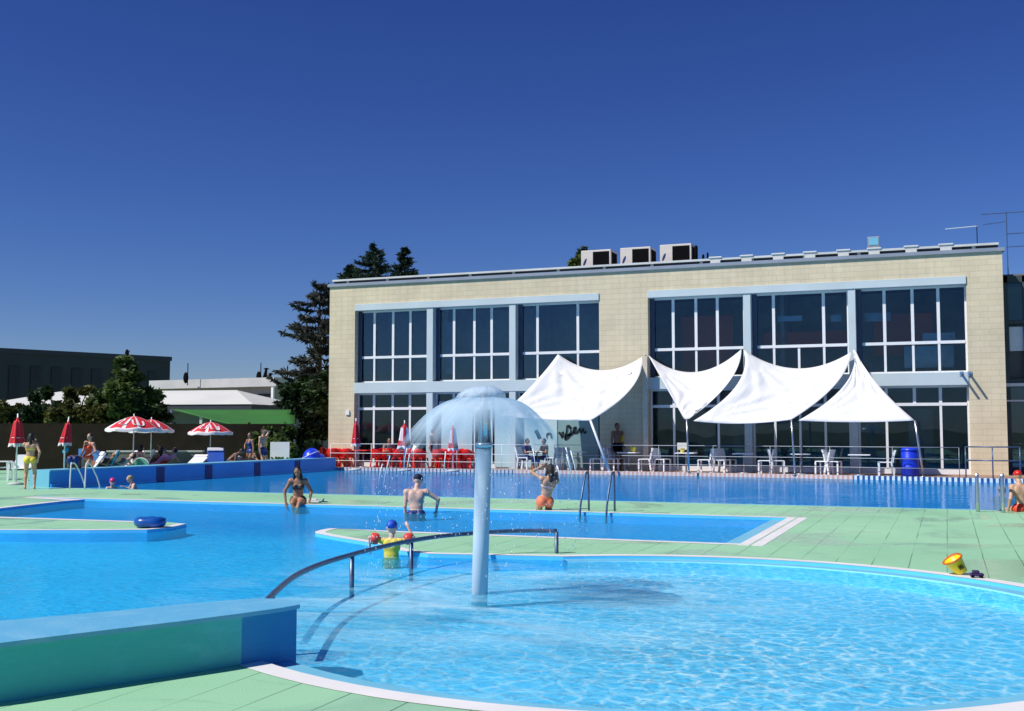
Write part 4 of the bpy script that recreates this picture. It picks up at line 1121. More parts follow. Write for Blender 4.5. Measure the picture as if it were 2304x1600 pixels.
# ------------------------------------------------------------------ fountain
fb = G(1073, 1332, WZ)
t = empty('fountain', (fb.x, fb.y, -.62)); tag(t, 'pale blue mushroom fountain pipe with a bell of falling water', 'fountain')
H0 = .62
def FZ(y): return P(1080, y, 11.75).z + H0
lean = Vector((.075, 0, 0)) * .8
zp = FZ(1000); ztop = FZ(872)
mb = MB(); mb.tube([(0, 0, 0), (lean.x * .5, 0, zp * .5), (lean.x, 0, zp)], .085, 24); mb.build('pipe', M['blue_pipe'], t)
mb = MB(); mb.tube([(lean.x, 0, zp), (lean.x, 0, ztop - .05)], .045, 16); mb.tube([(lean.x, 0, zp - .02), (lean.x, 0, zp + .03)], .095, 20); mb.build('nozzle', M['steel'], t)
for k in range(3):
    a = 2 * PI * k / 3 + .6
    mb = MB(); mb.bar((lean.x + .08 * math.cos(a), .08 * math.sin(a), zp), (lean.x + .05 * math.cos(a), .05 * math.sin(a), ztop - .22), .018, .018); mb.build('strut', M['grey_metal'], t)
def bell(name, prof, n, jag, seed, cx):
    m_ = MB(); rnd = random.Random(seed); uvs = []
    hs = [rnd.uniform(-1, 1) for _ in range(n)]
    hs = [(hs[k - 1] + 2 * hs[k] + hs[(k + 1) % n]) / 4 for k in range(n)]
    tot = len(prof) - 1
    for i, (r_, z) in enumerate(prof):
        u = i / tot
        for k in range(n):
            a = 2 * PI * k / n
            rr = r_ * (1 + .035 * math.sin(3 * a + 1) * u + .02 * math.sin(11 * a) * u)
            skew = -.10 * u
            zz = z + jag * hs[k] * max(0, u - .55) * 2
            m_.v.append((cx + rr * math.cos(a) + skew * u, rr * math.sin(a), zz))
    for i in range(tot):
        for k in range(n):
            k2 = (k + 1) % n
            m_.f.append((i * n + k, i * n + k2, (i + 1) * n + k2, (i + 1) * n + k)); m_.mi.append(0); m_.sm.append(True)
            uvs += [(k / n, i / tot), ((k + 1) / n, i / tot), ((k + 1) / n, (i + 1) / tot), (k / n, (i + 1) / tot)]
    o = m_.build(name, M['spray'], t)
    uvl = o.data.uv_layers.new(name='UVMap')
    for li, uv in enumerate(uvs): uvl.data[li].uv = uv
    return o
zr = FZ(893)
prof = [(.03, zr)]
for i in range(1, 25):
    u = i / 24; r_ = .03 + .97 * u ** .85
    prof.append((r_, zr - .80 * (max(0, r_ - .20) / .80) ** 2.1 - .0))
bell('water_bell', prof, 96, .16, 5, lean.x)
cap = [(.01, ztop + .03), (.10, ztop + .025), (.19, ztop - .01), (.25, ztop - .06), (.275, ztop - .12), (.27, zr - .005), (.05, zr - .01)]
bell('water_crown', cap, 40, .0, 6, lean.x)
# strings of water below the rim and drops
mb = MB(); rnd = random.Random(11)
for k in range(16):
    a = rnd.uniform(0, 2 * PI); r_ = .98 + rnd.uniform(-.05, .08); z0 = zr - .62 + rnd.uniform(-.08, .1)
    L_ = rnd.uniform(.08, .5); x0 = lean.x - .09 + r_ * math.cos(a); y0 = r_ * math.sin(a)
    ox = math.cos(a) * L_ * .22
    oy = math.sin(a) * L_ * .22
    mb.tube([(x0, y0, z0), (x0 + ox * .5, y0 + oy * .5, z0 - L_ * .4), (x0 + ox, y0 + oy, z0 - L_)], .006, 5, rs=[.006, .004, .0015])
for k in range(420):
    a = rnd.uniform(0, 2 * PI); f = rnd.random(); r_ = 1.0 + f * .22 + rnd.uniform(-.1, .05); z0 = zr - .75 - f * 1.15 + rnd.uniform(-.1, .1)
    mb.ell((lean.x - .09 + r_ * math.cos(a), r_ * math.sin(a), max(H0 - .03, z0)), (.004, .004, rnd.uniform(.005, .013)), 5, 4)
o = mb.build('falling_drops', simple('falling water strings', (.75, .82, .88), .15, var=.05), t); o['kind'] = 'stuff'

# ------------------------------------------------------------------ curved hand rail in the water
t0 = G(790, 1312, WZ)
railpts = [G(595, 1352, .30), G(625, 1322, .30), G(665, 1291, .30), G(720, 1266, .30), G(790, 1244.5, .30), G(850, 1229, .30), G(920, 1214, .30), G(985, 1204, .30), G(1060, 1197, .30), G(1130, 1192.5, .30), G(1190, 1191, .30), G(1250, 1191.5, .30)]
railpts = [Vector(p) for p in curve([tuple(p) for p in railpts], 4)]
t = empty('curved_handrail', (t0.x, t0.y, -.62)); tag(t, 'dark curved hand rail standing in the shallow water around the fountain', 'hand rail')
O_ = Vector((t0.x, t0.y, -.62))
m_ = MB(); m_.tube([p - O_ for p in railpts], .027, 12); m_.build('rail', M['dark_rail'], t)
for x, y in ((610, 1337), (790, 1244.5), (923, 1213), (1249, 1191.5)):
    p = G(x, y, .30); m_ = MB(); m_.tube([p - O_ - Vector((0, 0, .92)), p - O_ - Vector((0, 0, .01))], .026, 10); m_.build('post', M['dark_rail'], t)
    m_ = MB(); m_.lathe([(.07, 0), (.07, .012), (.035, .02)], tuple(p - O_ - Vector((0, 0, .92))), 12); m_.build('flange', M['steel'], t)

# ------------------------------------------------------------------ pool ladders
def ladder(b1, b2, hgt, label, dirn, mat='dark_rail', reach=.75, r=.022, steps=True):
    """two bent rails; b1,b2 feet at the edge; dirn = unit vector from deck to water"""
    b1 = Vector(b1); b2 = Vector(b2); c = (b1 + b2) / 2
    t_ = empty('pool_ladder', c); tag(t_, label, 'pool ladder')
    for b in (b1, b2):
        l = b - c; d = Vector(dirn)
        m_ = MB()
        pts = [l - d * .45, l - d * .42 + Vector((0, 0, hgt * .95)), l - d * .36 + Vector((0, 0, hgt)), l - d * .22 + Vector((0, 0, hgt * .93)), l + d * .12 + Vector((0, 0, .12)), l + d * .18 + Vector((0, 0, -.5))]
        m_.tube([Vector(q) for q in curve([tuple(p_) for p_ in pts], 3)], r, 8); m_.build('rail', M[mat], t_)
    for z in ((-.2, -.42) if steps else ()):
        m_ = MB(); m_.bar(b1 - c + Vector(dirn) * .16 + Vector((0, 0, z)), b2 - c + Vector(dirn) * .16 + Vector((0, 0, z)), .08, .02); m_.build('step', M['steel'], t_)
e1 = G(1312, 1148, 0); e2 = G(1369, 1150, 0); e1.y = far_y + .05; e2.y = far_y + .05
ladder(e1, e2, .78, 'dark handled ladder at the far edge of the middle pool', (0, -1, 0))
e1 = G(2195, 1150, 0); e2 = G(2253, 1152, 0); e1.y = 25.1; e2.y = 25.1
ladder(e1, e2, .74, 'grey steel ladder at the right end of the far pool', (0, 1, 0), 'steel', r=.035)
e1 = G(175, 1097, 0); e2 = G(206, 1098, 0); e1.y = 25.2; e2.y = 25.2
ladder(e1, e2, .72, 'thin white ladder at the left end of the far pool', (0, 1, 0), 'white_metal', r=.018)

# ------------------------------------------------------------------ small things on the deck
p = G(336, 1184, 0); t = empty('pool_float', p); t.rotation_euler.z = YAW + R(5); tag(t, 'dark blue inflatable ring lying on the tip of the left deck tongue', 'inflatable ring')
mb = MB()
n_, m__ = 40, 12
vs = []; fs = []
for i in range(n_):
    a = 2 * PI * i / n_; wob = 1 + .06 * math.sin(5 * a)
    for k in range(m__):
        b = 2 * PI * k / m__
        rr = .155 * wob
        vs.append(((.15 + rr * .62 * math.cos(b)) * math.cos(a) * 1.1, (.11 + rr * .62 * math.cos(b)) * math.sin(a), .09 + .09 * wob * math.sin(b)))
for i in range(n_):
    for k in range(m__): fs.append((i * m__ + k, ((i + 1) % n_) * m__ + k, ((i + 1) % n_) * m__ + (k + 1) % m__, i * m__ + (k + 1) % m__))
mb.add(vs, fs, 0, True); mb.build('ring', simple('blue vinyl', (.008, .09, .36), .3), t)
mb = MB(); mb.tube([(.20, -.08, .13), (.26, 0, .15), (.20, .08, .13)], .012, 6); mb.build('handle', M['navy'], t)
# toy bucket at the right
p = G(2158, 1290, .0); t = empty('toy_bucket', p); t.rotation_euler.z = YAW; t.location.z = .03; t.scale = (1.3, 1.3, 1.15); tag(t, 'yellow toy bucket with an orange rim tipped on the white pool edge', 'toy bucket')
mb = MB(); rot = Matrix.Rotation(R(-32), 4, 'Y')
prof_ = [(.055, 0), (.082, .14), (.085, .15), (.078, .15), (.052, .012)]
m_ = MB(); m_.lathe(prof_, n=20, cap=False); m_.lathe([(.054, .002), (.053, .010)], n=20); m_.v = [tuple(rot @ Vector(v)) for v in m_.v]; m_.build('body', M['yellow'], t)
m_ = MB(); m_.tube([tuple(rot @ Vector((.088 * math.cos(a), .088 * math.sin(a), .150))) for a in [2 * PI * i / 24 for i in range(25)]], .009, 6); m_.build('rim', M['orange'], t)
m_ = MB(); m_.tube([tuple(rot @ Vector((.085 * math.cos(a), -.085 * math.sin(a) * .3 - .0, .15 + .05 * math.sin(a)))) for a in [PI * i / 10 for i in range(11)]], .005, 5); m_.build('handle', M['orange'], t)
m_ = MB()
for z in (.05, .065, .08): m_.bar(rot @ Vector((-.02, -.072 - (z - .05) * .2, z)), rot @ Vector((.03, -.070 - (z - .05) * .2, z)), .006, .007)
m_.build('print', M['ink'], t)
p = G(2192, 1297, .0); t = empty('toy_car', p); t.rotation_euler.z = YAW + R(-15); tag(t, 'small dark purple toy car beside the yellow toy bucket', 'toy')
m_ = MB(); m_.box(-.075, .075, -.04, .04, .02, .055); m_.build('body', M['purple'], t, bevel=.015)
m_ = MB(); m_.box(-.05, .03, -.035, .035, .055, .085); m_.build('cabin', M['purple'], t, bevel=.014)
for sx in (-.045, .045):
    for sy in (-.042, .042):
        m_ = MB(); m_.tube([(sx, sy - .008, .018), (sx, sy + .008, .018)], .018, 12); m_.build('wheel', M['black'], t)
# folded towel and sandal right of the sitting woman
p = G(704, 1128, 0); t = empty('folded_towel', p); t.rotation_euler.z = YAW; tag(t, 'small white folded towel on the pool edge right of the sitting woman', 'towel')
mb = MB(); mb.box(-.17, .14, -.10, .10, 0, .05); mb.build('lower_fold', M['white_cloth'], t, bevel=.02)
mb = MB(); mb.box(-.15, .08, -.08, .08, .05, .085); mb.build('upper_fold', M['white_cloth'], t, bevel=.02)
p = G(722, 1127, 0); t = empty('sandal', p); t.rotation_euler.z = YAW + R(20); tag(t, 'dark blue sandal beside the folded white towel', 'sandal')
mb = MB(); mb.box(-.13, .13, -.045, .045, 0, .02); mb.build('sole', M['navy'], t, bevel=.008)
mb = MB(); mb.tube([(.02, -.045, .02), (.04, -.03, .06), (.05, 0, .075), (.04, .03, .06), (.02, .045, .02)], .012, 6); mb.build('strap', M['navy'], t)

# ------------------------------------------------------------------ left side: loungers and the like
def lounger(loc, rz, cloth, label, back=35, frame='white_metal', name='sun_lounger'):
    t_ = empty(name, loc, rz); tag(t_, label, 'sun lounger', 'sun loungers behind the blue wall')
    m_ = MB(); m_.box(-.32, .32, -1.25, .0, .30, .34); m_.build('seat', M[cloth], t_, bevel=.01)
    c, s = math.cos(R(back)), math.sin(R(back)); rot = Matrix.Translation((0, 0, .32)) @ Matrix.Rotation(R(back), 4, 'X')
    m_ = MB(); m_.box(-.32, .32, 0, .72, -.02, .02, mat=rot); m_.build('backrest', M[cloth], t_, bevel=.01)
    m_ = MB(); m_.box(-.30, .30, .60, .74, .02, .07, mat=rot); m_.build('pillow', M['white_cloth'], t_, bevel=.02)
    m_ = MB(); m_.box(-.35, -.32, -1.3, .05, .28, .33); m_.box(.32, .35, -1.3, .05, .28, .33); m_.build('frame', M[frame], t_)
    for sx in (-.33, .33):
        for y in (-1.2, -.05):
            m_ = MB(); m_.bar((sx, y, 0), (sx, y, .29), .035, .035); m_.build('leg', M[frame], t_)
lounger(BW(484, .8), YAW + R(15), 'blue_cloth', 'royal blue sun lounger with white head cushion under the right umbrella', back=62)
lounger(BW(244, .7), YAW + R(-75), 'teal_cloth', 'turquoise sun lounger left of the front umbrella pole', back=62)
lounger(BW(325, .9), YAW + R(-70), 'palepink', 'sun lounger with pale pink towel under the front umbrella', back=62)
lounger(BW(432, 1.2), YAW + R(-20), 'white_plastic', 'white plastic sun lounger left of the blue one', back=30)
lounger(BW(205, 1.0), YAW + R(-60), 'white_plastic', 'white sun lounger behind the woman in the orange red swimsuit', back=55)
lounger(BW(290, 2.2), YAW + R(-40), 'palepink', 'sun lounger with pink cover set further back under the front umbrella', back=50)
lounger(BW(560, .7), YAW + R(70), 'white_plastic', 'low white sun lounger below the standing pair', back=20)
# towel drape in pink
p = BW(358, .5); t = empty('beach_towel', p); tag(t, 'bright pink towel hung over the lounger end under the front umbrella', 'towel')
mb = MB(); n_ = 14; vs = []; fs = []
for j in range(n_ + 1):
    for i in range(9):
        u = j / n_; x = -.45 + u * 1.0; y = (i / 8 - .5) * .6
        vs.append((x, y, .38 + .42 * u + .06 * math.sin(u * 9 + i * .6)))
for j in range(n_):
    for i in range(8): a = j * 9 + i; fs.append((a, a + 1, a + 10, a + 9))
mb.add(vs, fs, 0, True); o = mb.build('cloth', M['pink_cloth'], t); s_ = o.modifiers.new('t', 'SOLIDIFY'); s_.thickness = .015
# green shell-shaped lounger back in front
p = BW(316, .1); t = empty('lounger_back', p, YAW); tag(t, 'rounded mint green chair back with white rim just behind the blue wall', 'chair')
def halfdisc(rw, rh, y0, y1, z0):
    m_ = MB(); n = 18; f_ = [(rw * math.cos(PI * k / n), z0 + rh * math.sin(PI * k / n)) for k in range(n + 1)]
    vs = [(x, y0, z) for x, z in f_] + [(x, y1, z) for x, z in f_]
    fs = [tuple(reversed(range(n + 1))), tuple(range(n + 1, 2 * n + 2))] + [(k, k + 1, n + 2 + k, n + 1 + k) for k in range(n)] + [(n, 0, n + 1, 2 * n + 1)]
    m_.add(vs, fs, 0); return m_
halfdisc(.27, .30, -.02, .02, .42).build('shell', M['mint_cloth'], t)
halfdisc(.30, .33, .022, .05, .42).build('rim', M['white_plastic'], t)
mb = MB(); mb.box(-.25, .25, .05, .5, .38, .42); mb.build('seat', M['mint_cloth'], t)
for sx in (-.22, .22):
    for y in (.08, .45):
        mb = MB(); mb.bar((sx, y, 0), (sx, y, .38), .035, .035); mb.build('leg', M['white_plastic'], t)

# white plastic armchair seen from behind
def armchair(loc, rz, label, mat='white_plastic'):
    t_ = empty('plastic_armchair', loc, rz); tag(t_, label, 'armchair', 'white plastic armchairs at the left')
    m_ = MB(); m_.box(-.25, .25, -.24, .22, .40, .43); m_.build('seat', M[mat], t_, bevel=.01)
    rot = Matrix.Translation((0, .20, .40)) @ Matrix.Rotation(R(-14), 4, 'X')
    m_ = MB()
    prof2 = [(-.26, 0), (.26, 0), (.27, .25), (.20, .47), (-.20, .47), (-.27, .25)]
    vs = [rot @ Vector((x, 0, z)) for x, z in prof2] + [rot @ Vector((x, .03, z)) for x, z in prof2]
    m_.add(vs, [(5, 4, 3, 2, 1, 0), (6, 7, 8, 9, 10, 11)] + [(k, (k + 1) % 6, 6 + (k + 1) % 6, 6 + k) for k in range(6)]); m_.build('backrest', M[mat], t_, bevel=.008)
    for sx in (-1, 1):
        m_ = MB(); m_.box(sx * .30 - .035, sx * .30 + .035, -.26, .22, .60, .63); m_.build('armrest', M[mat], t_, bevel=.01)
        for y, yt in ((-.27, -.22), (.30, .22)):
            m_ = MB(); m_.bar((sx * .31, y, 0), (sx * .29, yt, .60), .07, .035); m_.build('leg', M[mat], t_)
armchair(G(37, 1080, 0) + Vector((0, .15, 0)), YAW + R(5), 'white plastic armchair seen from behind under the leftmost closed umbrella')
armchair(G(4, 1077, 0), YAW + R(100), 'white plastic armchair cut by the left edge of the picture')
# light blue play shell with openings
p = G(112, 1072, 0) + Vector((0, 2.2, 0)); t = empty('play_shell', p, YAW); tag(t, 'light blue rounded plastic shell with dark openings, behind the woman in yellow', 'play shell')
n = 20; hw = .62
m_ = MB(); pr = [(-hw, 0), (-hw, .98)] + [(-hw + (2.0 * hw) * (k / n), .98 - .80 * (k / n) ** 2.2) for k in range(1, n + 1)] + [(hw, 0)]
vs = [(x, 0, z) for x, z in pr] + [(x, .8, z) for x, z in pr]; q = len(pr)
m_.add(vs, [tuple(reversed(range(q))) if False else tuple(range(q)), tuple(reversed(range(q, 2 * q)))] + [(k, (k + 1) % q, q + (k + 1) % q, q + k) for k in range(q)])
m_.build('shell', M['sky_cloth'], t)
m_ = MB(); m_.box(-.28, .22, -.015, -.001, .30, .52); m_.build('opening', M['black'], t, bevel=.0)
m_ = MB(); m_.box(-.58, -.42, -.015, -.001, .28, .52); m_.build('opening', M['black'], t)
m_ = MB(); m_.tube([(.26, -.02, .34), (.26, -.02, .46), (.32, -.02, .51), (.38, -.02, .46), (.38, -.02, .34)], .025, 8); m_.tube([(.30, -.02, .34), (.32, -.02, .38)], .02, 6); m_.build('handle', M['blue_plastic'], t)
# low grey wall and white boards further back
p = P(400, 1040, 44); t = empty('low_grey_wall', (p.x, p.y, 0), YAW); tag(t, 'low dark grey wall behind the loungers', 'low wall')
mb = MB(); mb.box(-2.8, .9, 0, .3, 0, .80); mb.build('body', M['grey_wall'], t)
mb = MB(); mb.box(-2.85, .95, -.03, .33, .80, .86); mb.build('coping', M['concrete'], t)
p = BW(628, .6); t = empty('display_board', (p.x, p.y, 0), YAW); tag(t, 'large white board with green patches at its foot, right of the standing pair', 'board')
mb = MB(); mb.box(-.40, .40, 0, .03, .38, 1.18); mb.build('panel', M['white_cloth'], t)
m_ = MB()
for k in range(14): m_.ell((random.uniform(-.36, .36), -.004, .42 + random.uniform(0, .12)), (random.uniform(.04, .08), .004, random.uniform(.03, .06)), 8, 6)
m_.build('printed_foliage', M['leaf_green'], t)
for sx in (-.36, .36):
    mb = MB(); mb.bar((sx, .03, 0), (sx, .03, .4), .03, .03); mb.build('leg', M['grey_metal'], t)
# blue sheet with white piping at the end of the blue wall
p = Vector((-25.1, 40.9, .0)); t = empty('blue_cover', p, YAW); tag(t, 'blue humped cover with white piping at the far end of the blue wall', 'cover')
mb = MB(); mb.ell((0, 0, .40), (.42, .5, .52), 20, 12); mb.ell((.25, .1, .30), (.38, .45, .40), 16, 10); mb.build('cover', M['blue_plastic'], t)
mb = MB(); mb.tube([(-.42, -.3, .46), (-.1, -.46, .60), (.2, -.42, .74), (.35, -.25, .78)], .015, 6); mb.build('piping', M['white_cloth'], t)

# ------------------------------------------------------------------ background left: fence, canopies, buildings
a = P(-60, 1000, 46); b = P(640, 1000, 50)
d = Vector((b.x - a.x, b.y - a.y, 0)); ln = d.length; ang = math.atan2(d.y, d.x)
t = empty('brown_fence', (a.x, a.y, 0), ang); tag(t, 'long dark brown screen fence behind the loungers', 'fence')
mb = MB(); mb.box(0, ln, 0, .05, 0, 1.95); mb.build('screen', M['hedge'], t)
for k in range(9): mb = MB(); mb.box(ln * k / 8 - .05, ln * k / 8 + .05, .05, .15, 0, 2.02); mb.build('post', M['hedge'], t)
# dark long block
a = P(-120, 785, 82); b = P(382, 810, 95)
zt = b.z
t = empty('dark_building', (b.x, b.y, 0)); tag(t, 'long dark grey flat roofed building rising behind the trees at the left', 'building')
za = a.z; d = Vector((a.x - b.x, a.y - b.y, 0)); ln = d.length; t.rotation_euler.z = math.atan2(d.y, d.x)
# local +X runs towards the left end; keep one height
h = (za + zt) / 2
mb = MB(); mb.box(0, ln, -12, 0, 0, zt); mb.build('wall', M['dark_block'], t)
mb = MB(); mb.box(-.1, ln, -12.1, .12, zt, zt + .35); mb.build('parapet', M['fascia'], t)
for k in range(11):
    x = 1.2 + k * ln / 11
    mb = MB(); mb.box(x, x + ln / 22, .001, .08, zt - 3.9, zt - 1.0); mb.build('window', M['dark_block2'], t)
# antennas on it
for (x, y, yb, D, lab) in ((288, 786, 802, 92, 'bent antenna on the dark building roof'), (421, 815, 858, 74, 'tall thin antenna on the grey roof, left'), (585, 814, 856, 74, 'tall thin antenna on the grey roof, right')):
    p = P(x, yb, D); q_ = P(x, y, D); t = empty('antenna', p); tag(t, lab, 'antenna')
    hh = q_.z - p.z
    mb = MB(); mb.tube([(0, 0, -.2), (0, 0, hh * .6), (.12 if D > 80 else 0, 0, hh)], .03, 6); mb.build('mast', M['black'], t)
    mb = MB(); mb.ell((-.15, 0, .3), (.2, .1, .38)); mb.build('box', M['black'], t)
for (x, D, lab) in ((594, 74, 'dark curved flue on the grey roof, left one'), (604, 74, 'dark stubby flue on the grey roof, right one')):
    p = P(x, 858, D); t = empty('roof_flue', p); tag(t, lab, 'flue')
    mb = MB(); mb.tube([(-.1, 0, -.1), (0, 0, .3), (.12, 0, .55 if x > 600 else .9)], .12, 8, rs=[.16, .15, .07]); mb.build('pipe', M['black'], t)
    mb = MB(); mb.lathe([(.17, 0), (.19, .05), (.05, .1)], (.12, 0, .52 if x > 600 else .86), 8); mb.build('cap', M['black'], t)
# grey roofed building
a = P(395, 870, 76); b = P(622, 858, 72)
d = Vector((b.x - a.x, b.y - a.y, 0)); ln = d.length
t = empty('grey_building', (a.x, a.y, 0), math.atan2(d.y, d.x)); tag(t, 'low building with pale grey roof slab and beige wall left of the dark tree', 'building')
za = P(395, 862, 76).z; zb = P(622, 856, 72).z; z1 = P(600, 870, 72.5).z
zz = (za + zb) / 2
mb = MB(); mb.box(-2, ln + .3, -.5, 9, z1 + .05, zz + .25); mb.build('roof', M['concrete'], t)
mb = MB(); mb.box(-1.5, ln - .2, 0, 8, 0, z1 + .05); mb.build('wall', M['beige_wall'], t)
mb = MB(); mb.box(ln - 1.55, ln - .55, -.05, -.001, 0.5, z1 - .4); mb.build('door', M['dark_block'], t)
mb = MB(); mb.box(ln - .12, ln + .05, -.45, -.3, 0, z1 + .05); mb.build('post', M['white_metal'], t)
# white hip roof pavilion
z_e = P(567, 907, 62).z
A_ = P(567, 907, 62); B_ = P(-60, 893, 66)
d = Vector((A_.x - B_.x, A_.y - B_.y, 0)); ln = d.length
t = empty('white_roof_pavilion', (B_.x, B_.y, 0), math.atan2(d.y, d.x)); tag(t, 'low pavilion with off white hipped roof and dark fascia behind the trees', 'building')
mb = MB(); rz_ = z_e + .95
dp = 8
vs = [(0, 0, z_e), (ln, 0, z_e), (ln, dp, z_e), (0, dp, z_e), (3, dp / 2, rz_), (ln - 3.0, dp / 2, rz_)]
mb.add(vs, [(0, 1, 5, 4), (2, 3, 4, 5), (1, 2, 5), (3, 0, 4), (3, 2, 1, 0)]); mb.build('roof', M['white_roof'], t)
mb = MB(); mb.box(.1, ln - .1, .05, dp - .1, z_e - .42, z_e - .004); mb.build('fascia', M['fascia'], t)
mb = MB(); mb.box(.4, ln - .4, .8, dp - .5, 0, z_e - .42); mb.build('wall', M['grey_wall'], t)
for k in range(7): mb = MB(); mb.box(ln * k / 6 * .96 + .2, ln * k / 6 * .96 + .35, .3, .45, 0, z_e - .42); mb.build('post', M['concrete'], t)
# green canopy
pts = [P(385, 918, 58), P(662, 919, 54), P(662, 951, 50), P(513, 951, 50)]
t = empty('green_canopy', (pts[3].x, pts[3].y, 0)); tag(t, 'flat green shade net canopy left of the dark tree', 'canopy')
O_ = Vector((pts[3].x, pts[3].y, 0))
z0_, z1_ = pts[2].z, pts[1].z
vs = [p - O_ for p in pts]
mb = MB(); nn = 12; g = []
for j in range(nn + 1):
    for i in range(nn + 1):
        u, v = i / nn, j / nn
        p = (vs[3] * (1 - u) + vs[2] * u) * (1 - v) + (vs[0] * (1 - u) + vs[1] * u) * v
        p = p + Vector((0, 0, -.12 * 16 * u * (1 - u) * v * (1 - v))); g.append(p)
mb.add(g, [(j * (nn + 1) + i, j * (nn + 1) + i + 1, (j + 1) * (nn + 1) + i + 1, (j + 1) * (nn + 1) + i) for j in range(nn) for i in range(nn)], 0, True)
o = mb.build('net', M['green_net'], t); s_ = o.modifiers.new('t', 'SOLIDIFY'); s_.thickness = .03
for v in vs: mb = MB(); mb.tube([(v.x, v.y, 0), (v.x, v.y, v.z - .02)], .05, 8); mb.build('post', M['dark_rail'], t)

# ------------------------------------------------------------------ trees and bushes
def leaves(m_, c, r, n, size, rnd, elong=1.6, shell=.35, zsq=1.0):
    for _ in range(n):
        d = Vector((rnd.gauss(0, 1), rnd.gauss(0, 1), rnd.gauss(0, 1))).normalized()
        k = (shell + (1 - shell) * rnd.random()) if rnd.random() < .8 else 1.0 + rnd.random() * .15
        p = Vector(c) + Vector((d.x * r, d.y * r, d.z * r * zsq)) * k
        a = Vector((rnd.gauss(0, 1), rnd.gauss(0, 1), rnd.gauss(0, .6))).normalized()
        b = a.cross(Vector((rnd.gauss(0, 1), rnd.gauss(0, 1), rnd.gauss(0, 1)))).normalized()
        s = size * rnd.uniform(.6, 1.4)
        m_.add([p - a * s * elong / 2, p + b * s * .3, p + a * s * elong / 2, p - b * s * .3], [(0, 1, 2, 3)])
def tree(name, base, blobs, label, cat, leafm, nper=420, size=.18, trunk=.14, seed=0, group=None, shell=.35, trunk_top=None, dens=1.0):
    """blobs: world spheres (centre, radius)"""
    base = Vector(base); rnd = random.Random(seed)
    t_ = empty(name, base); tag(t_, label, cat, group)
    m_ = MB()
    for c, r in blobs:
        # break every clump into smaller uneven ones
        nsub = max(3, int(7))
        for k in range(nsub):
            d = Vector((rnd.gauss(0, 1), rnd.gauss(0, 1), rnd.gauss(0, 1))).normalized() * r * rnd.uniform(.25, .8)
            leaves(m_, Vector(c) - base + d, r * rnd.uniform(.28, .5), int(nper * dens / nsub), size, rnd, shell=.1)
    m_.build('crown', leafm, t_)
    m_ = MB()
    cc = sum((Vector(c) for c, r in blobs), Vector()) / len(blobs) - base
    top_ = Vector((cc.x, cc.y, cc.z)) if trunk_top is None else Vector(trunk_top) - base
    mid = Vector((top_.x * .3, top_.y * .3, top_.z * .5))
    m_.tube([(0, 0, -.1), mid, top_], trunk, 8, rs=[trunk, trunk * .75, trunk * .35])
    for c, r in blobs:
        q = Vector(c) - base
        m_.tube([mid.lerp(top_, rnd.uniform(.0, .8)), (mid.lerp(top_, .6) + q) / 2 + Vector((0, 0, .1)), q], trunk * .3, 5, rs=[trunk * .35, trunk * .22, trunk * .08])
    m_.build('trunk', M['bark'], t_)
    return t_
def PB(L_, D): return [(P(x, y, D + (dd or 0)), r * D / 2498) for x, y, r, dd in L_]
# left tree
tree('broadleaf_tree', LP(285, 52), PB([(280, 850, 45, 0), (255, 880, 45, -1), (320, 885, 42, 1), (290, 905, 50, -1), (340, 905, 30, 1), (235, 905, 38, 0), (275, 822, 24, 0)], 52),
     'tallest leafy tree in front of the dark building', 'tree', M['leaf_green'], 800, .26, .18, 1)
tree('broadleaf_tree', LP(185, 53), PB([(195, 880, 18, 0), (160, 888, 20, 1), (215, 915, 34, -1), (175, 925, 30, 0), (120, 925, 26, 0)], 53),
     'thin leafy tree left of the tallest one, white roof showing through', 'tree', M['leaf_olive'], 560, .25, .15, 2)
tree('broadleaf_tree', LP(95, 53), PB([(105, 880, 16, 0), (75, 900, 22, 1), (110, 930, 30, -1)], 53),
     'small leafy tree above the closed umbrellas', 'tree', M['leaf_dark'], 560, .25, .12, 3)
for i, (x0, lab, mt) in enumerate(((15, 'olive bush at the left edge of the picture above the brown fence', 'leaf_olive'), (70, 'dark bush above the fence between the two closed umbrellas', 'leaf_dark'),
                           (150, 'olive bush above the fence right behind the second closed umbrella', 'leaf_olive'), (220, 'bush above the fence below the tallest tree', 'leaf_olive'), (330, 'dark bush above the fence behind the open umbrellas', 'leaf_dark'))):
    tree('bush', LP(x0, 51), PB([(x0, 925, 27, 0), (x0 - 28, 938, 30, 0), (x0 + 30, 936, 30, .5), (x0, 955, 38, 0)], 51), lab, 'bush', M[mt], 620, .2, .08, 20 + i, 'bushes above the brown fence')
# dense dark tree and shrubs left of the building
tree('broadleaf_tree', LP(683, 53), PB([(705, 862, 34, 1), (735, 850, 30, 2), (680, 870, 28, 0), (690, 890, 44, 0), (722, 905, 46, 0), (665, 915, 42, 0), (700, 940, 50, 0), (655, 875, 26, 0), (680, 975, 45, 0), (730, 960, 45, 0)], 53),
     'dense dark tree below the conifer, right of the green canopy', 'tree', M['leaf_dark'], 900, .22, .2, 6)
tree('bush', LP(610, 50), PB([(600, 985, 38, 0), (640, 980, 34, 0), (570, 990, 30, 0), (640, 1010, 30, -2)], 49), 'green bush behind the standing pair', 'bush', M['leaf_green'], 620, .2, .08, 7)
tree('bush', LP(688, 49), PB([(690, 1010, 28, 0), (706, 1002, 20, 0), (660, 1015, 24, 0)], 49), 'dark low bush behind the first red chairs', 'bush', M['leaf_dark'], 560, .16, .07, 8)
